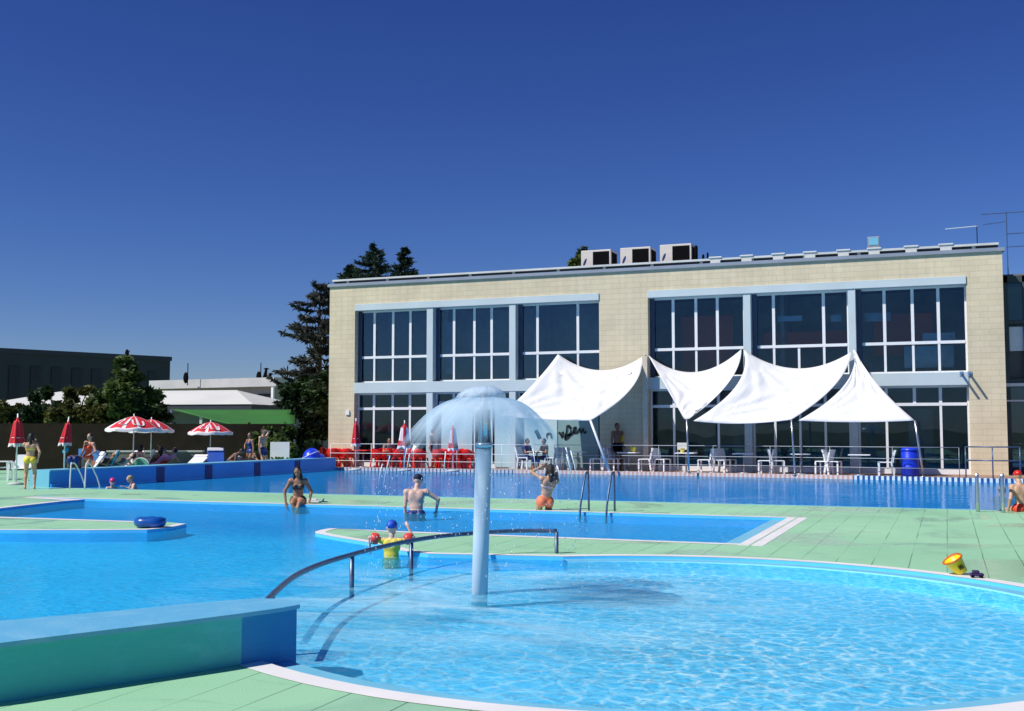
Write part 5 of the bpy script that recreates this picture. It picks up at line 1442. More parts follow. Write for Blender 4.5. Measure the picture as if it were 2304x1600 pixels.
# agave like spiky plant
p = P(648, 880, 47.5)
def conifer(px, pyt, pyb, halfpx, D, label, seed, zb=0, mat='needle', ls=1.0, tiers=15, name='spruce_tree', grp='spruces behind the roof', droop=.28, pw=.8, dn=1.0):
    top_ = P(px, pyt, D); bt = P(px, pyb, D); rnd = random.Random(seed)
    base = Vector((top_.x, top_.y, 0)); t_ = empty(name, base); tag(t_, label, 'tree', grp)
    m_ = MB(); H_ = top_.z; wmax = halfpx * D / 2498; zb_ = bt.z
    tr_ = MB(); tr_.tube([(0, 0, 0), (0, 0, H_ * .7), (0, 0, H_)], .15, 8, rs=[.28, .12, .015])
    for k in range(tiers):
        u = (k + .3) / tiers; z = H_ - (H_ - zb_) * u * 1.15; L0 = wmax * (u ** pw) * 1.05
        nb = rnd.randint(5, 8)
        for j in range(nb):
            a = rnd.uniform(0, 2 * PI); L1 = L0 * rnd.uniform(.5, 1.15)
            tip = Vector((math.cos(a) * L1, math.sin(a) * L1, z + L1 * rnd.uniform(-.12, .28)))
            o_ = Vector((0, 0, z)); tr_.tube([o_, (o_ + tip) / 2 - Vector((0, 0, L1 * .08)), tip], .02, 4, rs=[.03, .02, .006])
            for q in range(int((26 + 40 * L1) * dn)):
                f = rnd.uniform(.15, 1.02); p_ = o_.lerp(tip, f) - Vector((0, 0, math.sin(f * PI) * L1 * .08))
                a2 = (tip - o_).normalized() + Vector((rnd.gauss(0, .7), rnd.gauss(0, .7), rnd.gauss(-.2, .4)))
                a2.normalize(); b2 = a2.cross(Vector((rnd.gauss(0, 1), rnd.gauss(0, 1), rnd.gauss(0, 1)))).normalized(); s = rnd.uniform(.14, .3) * ls
                m_.add([p_, p_ + a2 * s * .5 + b2 * .035 * ls, p_ + a2 * s, p_ + a2 * s * .5 - b2 * .035 * ls], [(0, 1, 2, 3)])
    m_.build('crown', M[mat], t_); tr_.build('trunk', M['bark'], t_)
conifer(718, 640, 905, 112, 57, 'tall ragged greyish conifer hugging the left corner of the building', 35, mat='needle_grey', ls=1.25, tiers=17, name='conifer_tree', grp=None, pw=.42, dn=2.4)
conifer(840, 547, 632, 62, 66, 'wider spruce top rising behind the left of the roof', 31)
conifer(908, 556, 628, 40, 68, 'narrower spruce top right of the wider one, behind the roof', 32)
conifer(788, 596, 634, 34, 67, 'lowest spruce tip at the left corner of the roof', 33)
tree('broadleaf_tree', LP(1312, 68), PB([(1312, 575, 22, 0), (1290, 588, 20, 0), (1335, 582, 18, 0), (1300, 605, 26, 0)], 68),
     'rounded green tree top behind the leftmost air conditioner', 'tree', M['leaf_green'], 700, .2, .25, 9)
# ------------------------------------------------------------------ people: one smooth continuous body grown from a signed distance field
class Field:
    def __init__(s, lo, hi, h):
        s.lo = np.array(lo, float); s.h = h
        s.n = np.ceil((np.array(hi) - s.lo) / h).astype(int) + 1
        s.d = np.full(s.n, .25, np.float32)
    def sub(s, a, b):
        i0 = np.clip(((np.array(a) - s.lo) / s.h).astype(int) - 1, 0, s.n); i1 = np.clip(((np.array(b) - s.lo) / s.h).astype(int) + 2, 0, s.n)
        ax = [s.lo[k] + s.h * np.arange(i0[k], i1[k]) for k in range(3)]
        X, Y_, Z = np.meshgrid(*ax, indexing='ij'); return tuple(slice(i0[k], i1[k]) for k in range(3)), X, Y_, Z
    def union(s, sl, d, k):
        a = s.d[sl]; h = np.maximum(k - np.abs(a - d), 0) / k; s.d[sl] = np.minimum(a, d) - h * h * k * .25
    def cap(s, p, q, r0, r1, k=.03):
        p = np.array(p, float); q = np.array(q, float); m = max(r0, r1) + .07
        sl, X, Y_, Z = s.sub(np.minimum(p, q) - m, np.maximum(p, q) + m)
        if 0 in X.shape: return
        v = q - p; t = ((X - p[0]) * v[0] + (Y_ - p[1]) * v[1] + (Z - p[2]) * v[2]) / max(1e-9, v @ v); t = np.clip(t, 0, 1)
        d = np.sqrt((X - p[0] - t * v[0]) ** 2 + (Y_ - p[1] - t * v[1]) ** 2 + (Z - p[2] - t * v[2]) ** 2) - (r0 + (r1 - r0) * t)
        s.union(sl, d.astype(np.float32), k)
    def ell(s, c, r, B, k=.03):
        c = np.array(c, float); r = np.array(r, float); m = r.max() + .07
        sl, X, Y_, Z = s.sub(c - m, c + m)
        if 0 in X.shape: return
        q = [((X - c[0]) * B[i][0] + (Y_ - c[1]) * B[i][1] + (Z - c[2]) * B[i][2]) for i in range(3)]
        k0 = np.sqrt(sum((q[i] / r[i]) ** 2 for i in range(3))); k1 = np.sqrt(sum((q[i] / r[i] ** 2) ** 2 for i in range(3)))
        s.union(sl, (k0 * (k0 - 1) / np.maximum(k1, 1e-6)).astype(np.float32), k)
    def mesh(s):
        d = s.d; ins = d < 0; n = s.n
        V = np.zeros(tuple(n - 1) + (3,)); C = np.zeros(tuple(n - 1))
        idx = np.stack(np.meshgrid(*[np.arange(k - 1) for k in n], indexing='ij'), -1)
        crn = [(a, b, c) for a in (0, 1) for b in (0, 1) for c in (0, 1)]
        def at(o): return d[o[0]:n[0] - 1 + o[0], o[1]:n[1] - 1 + o[1], o[2]:n[2] - 1 + o[2]]
        for o in crn:
            for ax in range(3):
                if o[ax]: continue
                o2 = list(o); o2[ax] = 1
                a = at(o); b = at(o2); m = (a < 0) != (b < 0)
                t = np.where(m, a / np.where(m, a - b, 1), 0)
                for k in range(3): V[..., k] += m * (o[k] + (t if k == ax else 0))
                C += m
        act = C > 0; ids = -np.ones(C.shape, int); ids[act] = np.arange(act.sum())
        P_ = (V[act] / C[act][:, None] + idx[act]) * s.h + s.lo
        F = []
        for ax in range(3):
            u, v = (ax + 1) % 3, (ax + 2) % 3
            sl0 = [slice(1, n[k] - 1) for k in range(3)]; sl0[ax] = slice(0, n[ax] - 1)
            sl1 = list(sl0); sl1[ax] = slice(1, n[ax])
            a = ins[tuple(sl0)]; b = ins[tuple(sl1)]
            w_ = np.argwhere(a != b); off = np.ones(3, int); off[ax] = 0; e = w_ + off
            flip = a[a != b]
            def cid(du, dv):
                q = e.copy(); q[:, u] += du; q[:, v] += dv; return ids[q[:, 0], q[:, 1], q[:, 2]]
            Q = np.stack([cid(-1, -1), cid(0, -1), cid(0, 0), cid(-1, 0)], 1)
            Q = np.where(flip[:, None], Q, Q[:, ::-1]); F.append(Q)
        return P_, np.concatenate(F)

def np_obj(name, V, F, mat, parent=None):
    me = bpy.data.meshes.new(name); me.from_pydata(V.tolist(), [], F.tolist()); me.materials.append(mat)
    me.polygons.foreach_set('use_smooth', [True] * len(F)); me.update()
    o = bpy.data.objects.new(name, me); col.objects.link(o)
    if parent: o.parent = parent
    return o
def unit(v): v = np.array(v, float); return v / max(1e-9, np.linalg.norm(v))
def ik(a, t_, l0, l1, pole):
    a = np.array(a, float); t_ = np.array(t_, float); d = t_ - a; L_ = np.linalg.norm(d); mx_ = (l0 + l1) * .995
    if L_ > mx_: t_ = a + d / L_ * mx_; d = t_ - a; L_ = mx_
    x = (l0 ** 2 - l1 ** 2 + L_ ** 2) / (2 * L_); y = math.sqrt(max(0, l0 ** 2 - x ** 2)); n = d / L_
    p = np.array(pole, float); p = p - n * (p @ n); p = unit(p); return a + n * x + p * y, t_
HN = {}
def person(loc, face, label, height=1.7, female=True, pel=(0, 0, .92), pitch=0, roll=0, hands=None, feet=None, knees=((-.1, -1, 0), (.1, -1, 0)), elbows=((-.4, .8, -.3), (.4, .8, -.3)),
           skin='skin', hair='hair_brown', hairlen=0, cap=None, top=None, bottom=None, suit=None, topmat=None, head=(0, 0), build=1.0, group=None, child=False, armbands=None, res=.0115, headlook=None, extra=None, hsc=1.0):
    """local frame: -Y is where the person faces, +X the person's left hand side"""
    if hands is None: hands = ((-.27, -.03, .80), (.27, -.03, .80))
    if feet is None: feet = ((-.11, 0, .07), (.11, 0, .07))
    s = height / 1.7
    pel = np.array(pel, float)
    pr, rr = R(pitch), R(roll)
    u = np.array([math.sin(rr) * math.cos(pr), -math.sin(pr), math.cos(pr) * math.cos(rr)]); u = unit(u)
    r_ = unit(np.cross(np.array([0, -math.cos(pr), -math.sin(pr)]), u)); r_ = unit(np.array([1, 0, 0]) - u * u[0])
    f_ = -np.cross(u, r_)           # forwards
    f_ = unit(f_)
    if abs(pitch) < 89 and f_[1] > 0 and abs(pitch) < 60: f_ = -f_
    B = [r_, f_, u]
    T = lambda x, y, z: pel + r_ * x + f_ * y + u * z
    sw = .165 if female else .195
    hw = .098 if female else .09
    neck = T(0, -.005, .50); hp, hr_ = R(head[0]), R(head[1])
    uh = unit(u * math.cos(hp) + f_ * math.sin(hp) + r_ * math.sin(hr_))
    if headlook is not None: fh = unit(headlook)
    else: fh = f_
    fh = unit(fh - uh * (fh @ uh)); rh = np.cross(uh, fh); rh = rh if rh @ r_ > 0 or headlook is not None else -rh
    hc = neck + uh * .155 * (hsc * .5 + .5) + fh * .015
    BH = [rh, fh, uh]; HT = lambda x, y, z: hc + (rh * x + fh * y + uh * z) * hsc
    sh_ = [T(-sw, 0, .435), T(sw, 0, .435)]; hips = [T(-hw, 0, -.03), T(hw, 0, -.03)]
    limbs = []
    for i in range(2):
        e, w_ = ik(sh_[i], hands[i], .285, .25, elbows[i]); k, a = ik(hips[i], feet[i], .43, .42, knees[i]); limbs.append((e, w_, k, a))
    allp = np.array([hc + .2, hc - .2, pel + .22, pel - .22] + [q for l in limbs for q in l] + sh_ + hips)
    lo = allp.min(0) - .26; hi = allp.max(0) + .26
    F_ = Field(lo, hi, res / max(.75, s))
    b = build
    # torso
    F_.ell(T(0, 0, -.01), (.165 * b if female else .155 * b, .105 * b, .12), B)
    F_.ell(T(0, .0, .14), (.118 * b if female else .135 * b, .088 * b, .15), B)
    F_.ell(T(0, .0, .30), (.142 * b if female else .165 * b, .100 * b, .16), B)
    F_.cap(sh_[0] - u * .005, sh_[1] - u * .005, .062, .062, .05)
    F_.cap(T(0, -.01, .40), neck + uh * .05, .062, .052, .04)
    for sx in (-1, 1):
        F_.ell(T(sx * .075, -.062, -.055), (.082 * b, .075 * b, .088), B, .02)
        if female and not child: F_.ell(T(sx * .068, .088, .305), (.058, .052, .058), B, .02)
        elif not child: F_.ell(T(sx * .075, .062, .335), (.075, .04, .06), B, .03)
        F_.ell(T(sx * .08, -.07, .36), (.07, .035, .09), B, .03)
    # head
    F_.ell(HT(0, -.005, .03), tuple(q * hsc for q in (.074, .092, .088)), BH, .02); F_.ell(HT(0, .028, -.045), tuple(q * hsc for q in (.054, .058, .066)), BH, .03)
    F_.cap(HT(0, .082, .015), HT(0, .102, -.022), .010, .015, .012); F_.cap(HT(-.035, .075, .030), HT(.035, .075, .030), .012, .012, .015)
    F_.cap(HT(-.018, .080, -.055), HT(.018, .080, -.055), .009, .009, .008)
    for sx in (-1, 1): F_.ell(HT(sx * .075, -.005, .0), tuple(q * hsc for q in (.010, .018, .030)), BH, .008)
    for i in range(2):
        sx = -1 if i == 0 else 1
        e, w_, k, a = limbs[i]
        F_.cap(sh_[i], e, .050 * b if female else .056 * b, .037, .035); F_.cap(e, w_, .038, .025, .015)
        F_.cap(hips[i], k, .088 * b, .056, .05); F_.cap(k, a, .055, .036, .02)
        # calf
        bk = unit(np.cross(np.cross(a - k, hips[i] - k), a - k)) if np.linalg.norm(np.cross(a - k, hips[i] - k)) > 1e-3 else -f_
        F_.ell(k + (a - k) * .28 + (hips[i] - k) * 0 + (-bk if bk @ (hips[i] - k) < 0 else bk) * .012, (.05, .05, .10), [unit(np.cross(a - k, [1, .3, 0])), unit(np.cross(a - k, np.cross(a - k, [1, .3, 0]))), unit(a - k)], .02)
        # foot
        sd = unit(a - k); fd = np.array([0, -1, 0]) if abs(sd[2]) > .5 else np.array([0, -.25, .95])
        F_.cap(a - sd * -.0, a + sd * .035 - fd * .045, .036, .032, .02)
        F_.cap(a + sd * .03, a + fd * .12 + sd * .048, .034, .026, .02); F_.cap(a + fd * .12 + sd * .048, a + fd * .17 + sd * .052, .026, .020, .01)
        # hand: palm, four fingers, thumb
        hd = unit(w_ - e); side = unit(np.cross(hd, f_)) if abs(hd @ f_) < .9 else unit(np.cross(hd, u)); nm = np.cross(side, hd)
        pm = w_ + hd * .048
        F_.ell(pm, (.036, .017, .048), [side, nm, hd], .012)
        for j in range(4):
            o = side * (-.027 + .018 * j); ln_ = (.062, .075, .070, .055)[j]
            p0 = w_ + hd * .088 + o; p1 = p0 + unit(hd + nm * .25) * ln_ * .55; p2 = p1 + unit(hd + nm * .7) * ln_ * .5
            F_.cap(p0 - hd * .012, p1, .0095, .0088, .004); F_.cap(p1, p2, .0088, .0075, .003)
        th = w_ + hd * .03 - side * .030; F_.cap(th, th + unit(hd - side * .8 + nm * .2) * .045, .011, .0095, .008); F_.cap(th + unit(hd - side * .8 + nm * .2) * .045, th + unit(hd - side * .8 + nm * .2) * .045 + unit(hd - side * .2 + nm * .4) * .028, .0095, .008, .005)
    V, Q = F_.mesh()
    V2 = V * s
    body = np_obj('person', V2, Q, M[skin]); body.location = loc; body.rotation_euler = (0, 0, YAW + R(face))
    tag(body, label, 'person', group)
    # clothing follows the body: matching skin faces lifted a little
    fc = V[Q].mean(1); rel = fc - pel; cu = rel @ u; cr = rel @ r_; cf = rel @ f_
    def ldist(p, a, b_):
        v = b_ - a; t_ = np.clip(((p - a) @ v) / (v @ v), 0, 1); return np.linalg.norm(p - a - t_[:, None] * v, axis=1), t_
    arm = np.zeros(len(fc), bool)
    for i in range(2):
        e, w_, k, a = limbs[i]
        for a0_, b0_ in ((sh_[i] + (e - sh_[i]) * .18, e), (e, w_ + unit(w_ - e) * .2)): dd, tt = ldist(fc, a0_, b0_); arm |= dd < .066
    thigh = [ldist(fc, hips[i], limbs[i][2]) for i in range(2)]
    def garment(name, mask, mat, off=.007):
        if mask.sum() < 4: return
        q = Q[mask]; lab = np.arange(len(V))
        for _ in range(400):
            mn = lab[q].min(1); nl = lab.copy(); np.minimum.at(nl, q.ravel(), np.repeat(mn, 4)); nl = nl[nl]
            if (nl == lab).all(): break
            lab = nl
        c_ = np.bincount(lab[q[:, 0]], minlength=len(V)); q = q[c_[lab[q[:, 0]]] == c_.max()]; used_, inv = np.unique(q, return_inverse=True); q = inv.reshape(q.shape)
        me = body.data; N_ = np.zeros((len(V), 3)); me.vertices.foreach_get('normal', N_.ravel()) if False else None
        nn = np.array([v.normal[:] for v in me.vertices])[used_] if len(V) < 60000 else np.zeros((len(used_), 3))
        o = np_obj(name, V2[used_] + nn * off * s, q, mat, body); sdm = o.modifiers.new('hem', 'SOLIDIFY'); sdm.thickness = .006; sdm.offset = -1
    thm = (thigh[0][0] < .13) & (thigh[0][1] > .16) | (thigh[1][0] < .13) & (thigh[1][1] > .16)
    pelv = (cu < .07) & (cu > -.16) & ~arm & ~thm
    if bottom == 'shorts': garment('swim_shorts', (((cu < .06) & (cu > -.2) & ~arm) | ((thigh[0][0] < .12) & (thigh[0][1] < .55)) | ((thigh[1][0] < .12) & (thigh[1][1] < .55))) & (cu < .06) & ~arm, M[topmat[1]], .012)
    elif bottom: garment('bikini_bottom', pelv, M[bottom])
    if top: garment('bikini_top', (cu > .245) & (cu < .355) & ~arm & ((cf > .02) | ((cu > .27) & (cu < .30))), M[top])
    if suit: garment('swimsuit', ((cu > -.16) & (cu < .36) & ~arm & ~thm & ((cf > -.02) | (cu < .27))) | ((cu >= .36) & (cu < .47) & ~arm & (np.abs(np.abs(cr) - .09) < .022) & (cf > 0)), M[suit])
    if topmat and topmat[0]: garment('shirt', (cu > .02) & (cu < .47) & ((~arm) | (ldist(fc, sh_[0], limbs[0][0])[0] < .075) & (ldist(fc, sh_[0], limbs[0][0])[1] < .5) | (ldist(fc, sh_[1], limbs[1][0])[0] < .075) & (ldist(fc, sh_[1], limbs[1][0])[1] < .5)) & (np.linalg.norm(fc - neck, axis=1) > .075), M[topmat[0]], .012)
    # hair or cap
    H_ = Field(hc - .16 - max(0, hairlen) * np.array([.3, .3, 1]) - .05, hc + .2, .010)
    if cap:
        H_.ell(HT(0, -.012, .052), tuple(q * hsc for q in (.084, .104, .082)), BH, .01)
        hv, hq = H_.mesh(); q_ = hv[hq].mean(1) - hc; keep = (q_ @ uh) > .018 - .25 * np.minimum(0, (q_ @ fh)) * -1 * .3
        hq = hq[keep]; us, inv = np.unique(hq, return_inverse=True)
        o = np_obj('cap', hv[us] * s, inv.reshape(hq.shape), M[cap], body); sdm = o.modifiers.new('th', 'SOLIDIFY'); sdm.thickness = .006
    if hair and (not cap or hairlen):
        H_ = Field(hc - .2 - hairlen, hc + .2, .010)
        if not cap: H_.ell(HT(0, -.022, .045), tuple(q * hsc for q in (.083, .092, .084)), BH, .02)
        H_.ell(HT(0, -.045, .0), tuple(q * hsc for q in (.076, .065, .08)), BH, .03)
        if hairlen:
            bot = neck - f_ * .045 - np.array([0, 0, 1]) * hairlen * .6
            H_.cap(HT(0, -.055, -.03), bot, .062, .045, .03)
            for sx in (-1, 1):
                H_.cap(HT(sx * .070, -.015, .02), HT(sx * .085, .0, -.12), .024, .026, .02)
                if hairlen > .2: H_.cap(HT(sx * .085, .0, -.12), T(sx * .095, .06, .36), .026, .016, .02)
        hv, hq = H_.mesh(); np_obj('hair', hv * s, hq, M[hair], body)
    # eyes, mouth
    for sx in (-1, 1):
        m_ = MB(); m_.ell(HT(sx * .030, .082, .012) * s, (.011 * s, .007 * s, .006 * s), 8, 6); m_.build('eye', M['eye_dark'], body)
    m_ = MB(); m_.ell(HT(0, .088, -.055) * s, (.022 * s, .006 * s, .006 * s), 8, 6); m_.build('mouth', M['lip'], body)
    if armbands:
        for i in (0, 1):
            a_, b_ = sh_[i], limbs[i][0]; c_ = a_ + (b_ - a_) * .62; ax_ = unit(b_ - a_)
            x_ = unit(np.cross(ax_, [0, 1, .2])); y_ = np.cross(ax_, x_)
            m_ = MB(); n1, n2 = 18, 10; vs = []; fs = []
            for p_ in range(n1):
                aa = 2 * PI * p_ / n1
                for q in range(n2):
                    bb = 2 * PI * q / n2; rad = .085 + .045 * math.cos(bb); vs.append((c_ + (x_ * math.cos(aa) + y_ * math.sin(aa)) * rad + ax_ * .095 * math.sin(bb)) * s)
            for p_ in range(n1):
                for q in range(n2): fs.append((p_ * n2 + q, ((p_ + 1) % n1) * n2 + q, ((p_ + 1) % n1) * n2 + (q + 1) % n2, p_ * n2 + (q + 1) % n2))
            m_.add(vs, fs, 0, True); m_.build('armband', M['armband'], body)
    if extra: extra(body, T, HT, s)
    return body

M['orange_fabric'] = simple('burnt orange swim fabric', (.78, .21, .09), .6)
# woman on the edge of the middle pool, facing us
loc = G(650, 1133, 0); loc.y = far_y + .10; loc.z = 0
person(loc, 4, 'black haired woman sitting on the far edge of the middle pool', 1.66, True, pel=(0, .10, .10), pitch=8,
       hands=((-.27, -.02, .05), (.27, -.02, .05)), elbows=((-.8, .4, 0), (.8, .4, 0)), feet=((.04, -.42, -.36), (-.02, -.50, -.34)), knees=((-.25, -.5, 1), (.25, -.5, 1)),
       skin='skin_tan', hair='hair_black', hairlen=.30, top='black_swim', bottom='black_swim', head=(12, -4))
# man standing in the middle pool with his back to us
loc = G(934, 1152, WZ); loc.z = -.66
person(loc, 184, 'bare backed man with dark cap standing in the middle pool, elbow out', 1.76, False, pel=(0, 0, .58), pitch=10, feet=((-.13, .16, .07), (.14, .05, .07)),
       hands=((-.40, -.16, .62), (.21, -.06, .48)), elbows=((-1.0, .2, .1), (.4, .6, -.3)), skin='skin_pale', hair='hair_brown', cap='navy_cloth', bottom='shorts', topmat=(None, 'navy'), head=(14, -10), headlook=(-.35, -1, -.1), hsc=1.12)
# woman bending with raised elbows
loc = G(1224, 1150, WZ); loc.z = -.55
person(loc, 196, 'woman standing in the middle pool, both arms raised to her head', 1.66, True, pel=(0, 0, .78), pitch=-8, roll=-9, feet=((-.1, .05, .07), (.1, 0, .07)),
       hands=((-.06, -.08, 1.48), (.06, -.08, 1.48)), elbows=((-1, -.6, .3), (1, -.6, .3)), skin='skin', hair='hair_brown', hairlen=.12, top='palepink', bottom='orange_fabric', head=(22, 0))
# child with arm bands
loc = G(878, 1250, WZ); loc.z = -.60
person(loc, 176, 'small child with blue cap and red arm bands beside the hand rail', 1.06, False, pel=(0, 0, .80), pitch=4, hands=((-.34, -.16, 1.50), (.48, -.06, 1.06)), elbows=((-1, 0, -.8), (1, 0, -.3)),
       skin='skin_pale', hair='hair_brown', cap='cap_blue', topmat=('yellow_cloth', 'mint_cloth'), bottom='shorts', child=True, armbands=True, res=.011, hsc=1.45, build=1.12)
# left side
loc = G(66, 1097, 0)
person(loc, 197, 'woman in yellow bikini standing with her back to us, hand to her face', 1.58, True, hands=((-.22, .02, .90), (-.02, -.20, 1.42)), elbows=((-.5, .6, -.3), (.9, -.2, -.6)), feet=((-.14, .05, .07), (.13, -.04, .07)),
       skin='skin', hair='hair_black', hairlen=.1, top='yellow_cloth', bottom='yellow_cloth', head=(10, 0))
loc = G(163, 1089, 0)
person(loc, 195, 'deeply tanned person bending far forward by the thin white ladder', 1.60, True, pitch=82, pel=(0, .08, .80), hands=((-.15, -.55, .35), (.15, -.55, .38)), feet=((-.16, .1, .07), (.14, -.05, .07)),
       skin='skin_dark', hair='hair_black', top='navy', bottom='navy', head=(20, 0))
loc = BW(198, .1)
person(loc, -25, 'woman in orange red swimsuit standing behind the blue wall', 1.62, True, pel=(0, 0, .88), roll=8, hands=((-.25, -.10, .84), (.35, -.25, .95)), feet=((-.14, 0, .07), (.16, -.05, .07)),
       skin='skin', hair='hair_brown', suit='red_swim', head=(5, 0))
loc = BW(262, .7)
person(loc, -80, 'sunbather with bent knees lying on the turquoise lounger behind the blue wall', 1.60, True, pel=(0, 0, .50), pitch=-62, hands=((-.25, .25, .55), (.28, .05, .62)), feet=((-.12, -.62, .42), (.12, -.60, .42)), knees=((0, -.2, 1), (0, -.2, 1)),
       skin='skin_pale', hair='hair_brown', suit='grey_swim', head=(15, 0))
loc = BW(338, .8)
person(loc, -75, 'dark haired woman propped up on the lounger with pale pink towel', 1.62, True, pel=(0, 0, .48), pitch=-38, hands=((-.28, .10, .55), (.30, -.20, .75)), feet=((-.12, -.78, .38), (.10, -.6, .40)), knees=((0, -.2, 1), (0, -.2, 1)),
       skin='skin_tan', hair='hair_black', hairlen=.2, top='black_swim', bottom='black_swim', head=(15, 0))
loc = G(252, 1098, WZ); loc.y = max(loc.y, 25.9); loc.z = -.86
person(loc, 30, 'swimmer with magenta cap in the far pool beside the thin white ladder', 1.25, True, pel=(0, .2, .72), pitch=14, hands=((-.35, -.3, .95), (.35, -.3, .95)), skin='skin_pale', hair=None, cap='cap_pink', bottom='navy', top='navy', child=True, hsc=1.3)
loc = G(301, 1098, WZ); loc.y = max(loc.y, 25.9); loc.z = -.80
person(loc, -60, 'fair haired child in the far pool resting on the near edge beside the magenta cap', 1.24, False, pel=(0, .1, .80), pitch=20, hands=((-.3, -.35, 1.12), (.3, -.35, 1.12)), skin='skin_pale', hair='hair_fair', bottom='shorts', topmat=(None, 'navy'), child=True, head=(10, 0), hsc=1.3)
loc = BW(561, .1)
person(loc, -40, 'woman with long dark hair and dark swimsuit, left one of the standing pair', 1.58, True, hands=((-.30, -.05, .98), (.25, -.02, .80)), elbows=((-1, .3, -.3), (.6, .6, -.3)), skin='skin_tan', hair='hair_black', hairlen=.3, suit='navy')
loc = BW(590, .2)
person(loc, 70, 'man in dark shorts, hand raised to his head, right one of the standing pair', 1.72, False, hands=((-.25, -.02, .80), (.10, -.10, 1.62)), elbows=((-.4, .8, -.3), (1, .1, .2)), feet=((-.20, 0, .07), (.20, 0, .07)), skin='skin', hair='hair_brown', bottom='shorts', topmat=(None, 'navy'))
loc = BW(514, .6)
person(loc, 100, 'shaded person stooping beside the blue sun lounger', 1.65, False, pel=(0, .05, .50), pitch=55, hands=((-.15, -.45, .35), (.15, -.45, .35)), feet=((-.15, -.1, .07), (.15, -.1, .07)), skin='skin_dark', hair='hair_black', bottom='shorts', topmat=(None, 'grey_swim'))
loc = BW(553, .6)
person(loc, 75, 'sunbather lying on the low white lounger below the standing pair', 1.62, True, pel=(0, 0, .44), pitch=-75, hands=((-.25, .3, .45), (.28, .1, .45)), feet=((-.12, -.75, .38), (.10, -.5, .38)), knees=((0, -.2, 1), (0, -.2, 1)), skin='skin', hair='hair_brown', top='palepink', bottom='palepink')
loc = BW(225, .9)
person(loc, -70, 'sunbather with raised knees on the white lounger beside the thin ladder', 1.62, True, pel=(0, 0, .48), pitch=-55, hands=((-.28, .2, .5), (.28, .0, .6)), feet=((-.12, -.6, .40), (.10, -.7, .38)), knees=((0, -.2, 1), (0, -.2, 1)), skin='skin_tan', hair='hair_brown', suit='black_swim', head=(15, 0))
loc = BW(300, 1.3)
person(loc, 150, 'person seated bending forward beside the front umbrella pole, pale back to us', 1.66, True, pel=(0, 0, .50), pitch=32, hands=((-.2, -.45, .5), (.2, -.45, .5)), feet=((-.12, -.42, .07), (.12, -.42, .07)), skin='skin_pale', hair='hair_black', hairlen=.15, bottom='palepink', top='palepink')
loc = BW(368, .8)
person(loc, -95, 'sunbather in red with one arm up, at the right end of the umbrella shade', 1.62, True, pel=(0, 0, .50), pitch=-45, hands=((-.28, .2, .5), (.12, -.15, 1.15)), feet=((-.12, -.7, .40), (.10, -.6, .38)), knees=((0, -.2, 1), (0, -.2, 1)), skin='skin', hair='hair_black', suit='red_swim', head=(15, 0))
# terrace
loc = terr(1386, .75); 
def float_arm(body, T, HT, s):
    m_ = MB(); c = T(.20, -.06, .24) * s
    m_.tube([tuple(c + np.array([.0, 0, .14])), tuple(c + np.array([.07, -.03, .06])), tuple(c + np.array([.06, -.03, -.08])), tuple(c + np.array([.0, 0, -.20]))], .05, 10, rs=[.025, .055, .05, .02]); m_.build('swim_board', M['yellow'], body)
person(loc, 30, 'bare chested man in the sail shade, yellow board under his arm', 1.9, False, hands=((-.26, -.02, .82), (.30, .05, .92)), skin='skin_dark', hair='hair_black', bottom='shorts', topmat=(None, 'black'), extra=float_arm)
def sitting(px, off, face, label, **k):
    person(terr(px, off), face, label, pel=(0, 0, .50), hands=((-.2, -.38, .72), (.2, -.38, .72)), feet=((-.12, -.42, .07), (.12, -.42, .07)), pitch=6, **k)
sitting(1180, .35, 60, 'person in dark clothes seated left of the white table behind the spray', female=False, skin='skin_tan', hair='hair_black', bottom='shorts', topmat=('navy', 'navy'))
sitting(1224, .6, -60, 'person in brown top seated at the right of the white table behind the spray', female=True, skin='skin_tan', hair='hair_brown', bottom='shorts', topmat=('hedge', 'navy'))
sitting(871, .35, 30, 'dark haired person seated among the red chairs left of the spray', female=False, skin='skin_tan', hair='hair_black', bottom='shorts', topmat=('grey_swim', 'navy'))
person(terr(972, .5), 60, 'person in grey standing beside the first pale column behind the spray', 1.68, True, skin='skin_tan', hair='hair_black', topmat=('grey_swim', 'navy'), bottom='shorts')
# right edge
loc = G(2297, 1152, 0); loc.y = 25.15; loc.z = -.02
person(loc, 184, 'person with red swim cap and bare back sitting at the right picture edge', 1.66, True, pel=(0, 0, .10), pitch=8, hands=((-.26, -.05, .06), (.26, -.05, .06)), feet=((-.12, -.5, -.4), (.12, -.5, -.4)), knees=((0, -.5, 1), (0, -.5, 1)),
       skin='skin', hair=None, cap='cap_red', bottom='red_swim', head=(8, 0))
loc = G(2237, 1112, WZ); loc.z = -1.5
person(loc, 100, 'grey capped swimmer in the far pool between the posts of the right ladder', 1.70, False, pel=(0, 0, .92), pitch=12, hands=((-.5, -.4, 1.33), (.5, -.4, 1.33)), skin='skin_tan', hair=None, cap='grey_swim', bottom='shorts', topmat=(None, 'navy'))

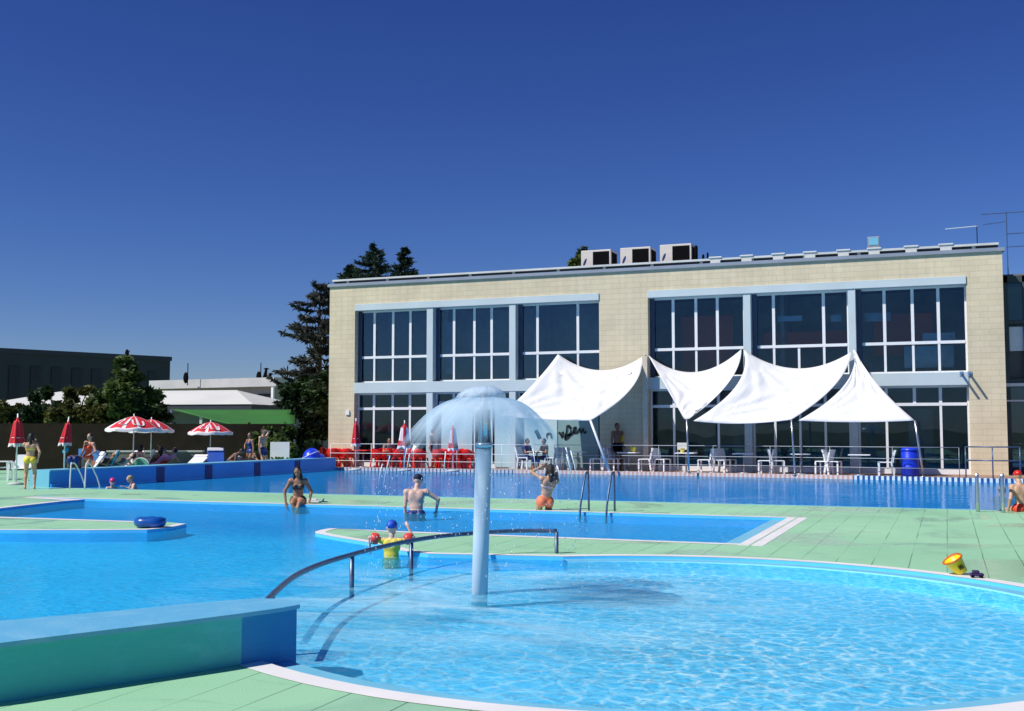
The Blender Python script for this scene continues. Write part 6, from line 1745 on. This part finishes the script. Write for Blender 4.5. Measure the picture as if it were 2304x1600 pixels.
# ------------------------------------------------------------------ world, sun, camera
w = bpy.data.worlds.new('World'); scene.world = w; w.use_nodes = True
nt = w.node_tree; bg = nt.nodes['Background']
SUN_EL = R(48.5); SUN_DIR = Vector((-.69, -.72, 0)).normalized()
sky = nt.nodes.new('ShaderNodeTexSky'); sky.sky_type = 'NISHITA'; sky.sun_disc = False
sky.sun_elevation = SUN_EL; sky.sun_rotation = math.atan2(SUN_DIR.x, SUN_DIR.y)
sky.air_density = 1.0; sky.dust_density = .15; sky.ozone_density = 3.0; sky.altitude = 300
gm = nt.nodes.new('ShaderNodeGamma'); gm.inputs['Gamma'].default_value = 1.0
hs = nt.nodes.new('ShaderNodeHueSaturation'); hs.inputs['Saturation'].default_value = 1.1
L(nt, sky.outputs[0], gm.inputs[0]); L(nt, gm.outputs[0], hs.inputs['Color'])
# deepen the clear sky: one power curve per channel, the same for every direction and ray
sp = nt.nodes.new('ShaderNodeSeparateColor'); cbn = nt.nodes.new('ShaderNodeCombineColor'); L(nt, hs.outputs[0], sp.inputs[0])
for k, (p_, c_) in enumerate(((1.35, 1.116), (1.37, 1.275), (1.18, 1.617))):
    m0 = nt.nodes.new('ShaderNodeMath'); m0.operation = 'MULTIPLY'; m0.inputs[1].default_value = .06; L(nt, sp.outputs[k], m0.inputs[0])
    m1_ = nt.nodes.new('ShaderNodeMath'); m1_.operation = 'POWER'; m1_.inputs[1].default_value = p_; L(nt, m0.outputs[0], m1_.inputs[0])
    m2_ = nt.nodes.new('ShaderNodeMath'); m2_.operation = 'MULTIPLY'; m2_.inputs[1].default_value = c_ / .06 * .84; L(nt, m1_.outputs[0], m2_.inputs[0])
    L(nt, m2_.outputs[0], cbn.inputs[k])
L(nt, cbn.outputs[0], bg.inputs['Color'])
bg.inputs['Strength'].default_value = .06
sd = bpy.data.lights.new('Sun', 'SUN'); sd.energy = 4.2; sd.angle = R(.5); sd.color = (1, .965, .90)
so = bpy.data.objects.new('Sun', sd); col.objects.link(so)
sv = Vector((SUN_DIR.x * math.cos(SUN_EL), SUN_DIR.y * math.cos(SUN_EL), math.sin(SUN_EL)))
so.rotation_euler = sv.to_track_quat('Z', 'Y').to_euler(); so.location = (0, 0, 30)
cd = bpy.data.cameras.new('Camera'); cam = bpy.data.objects.new('Camera', cd); col.objects.link(cam)
cam.location = (0, 0, EYE); cam.rotation_euler = (R(90) + PITCH, 0, YAW)
cd.sensor_width = 36; cd.lens = 36 * FOC / 2304; cd.clip_start = .1; cd.clip_end = 5000
scene.camera = cam
scene.view_settings.view_transform = 'Standard'; scene.view_settings.look = 'None'
scene.view_settings.exposure = .25; scene.view_settings.gamma = 1
scene.cycles.use_denoising = True
scene.cycles.max_bounces = 8; scene.cycles.transparent_max_bounces = 24
scene.cycles.caustics_reflective = False; scene.cycles.caustics_refractive = False
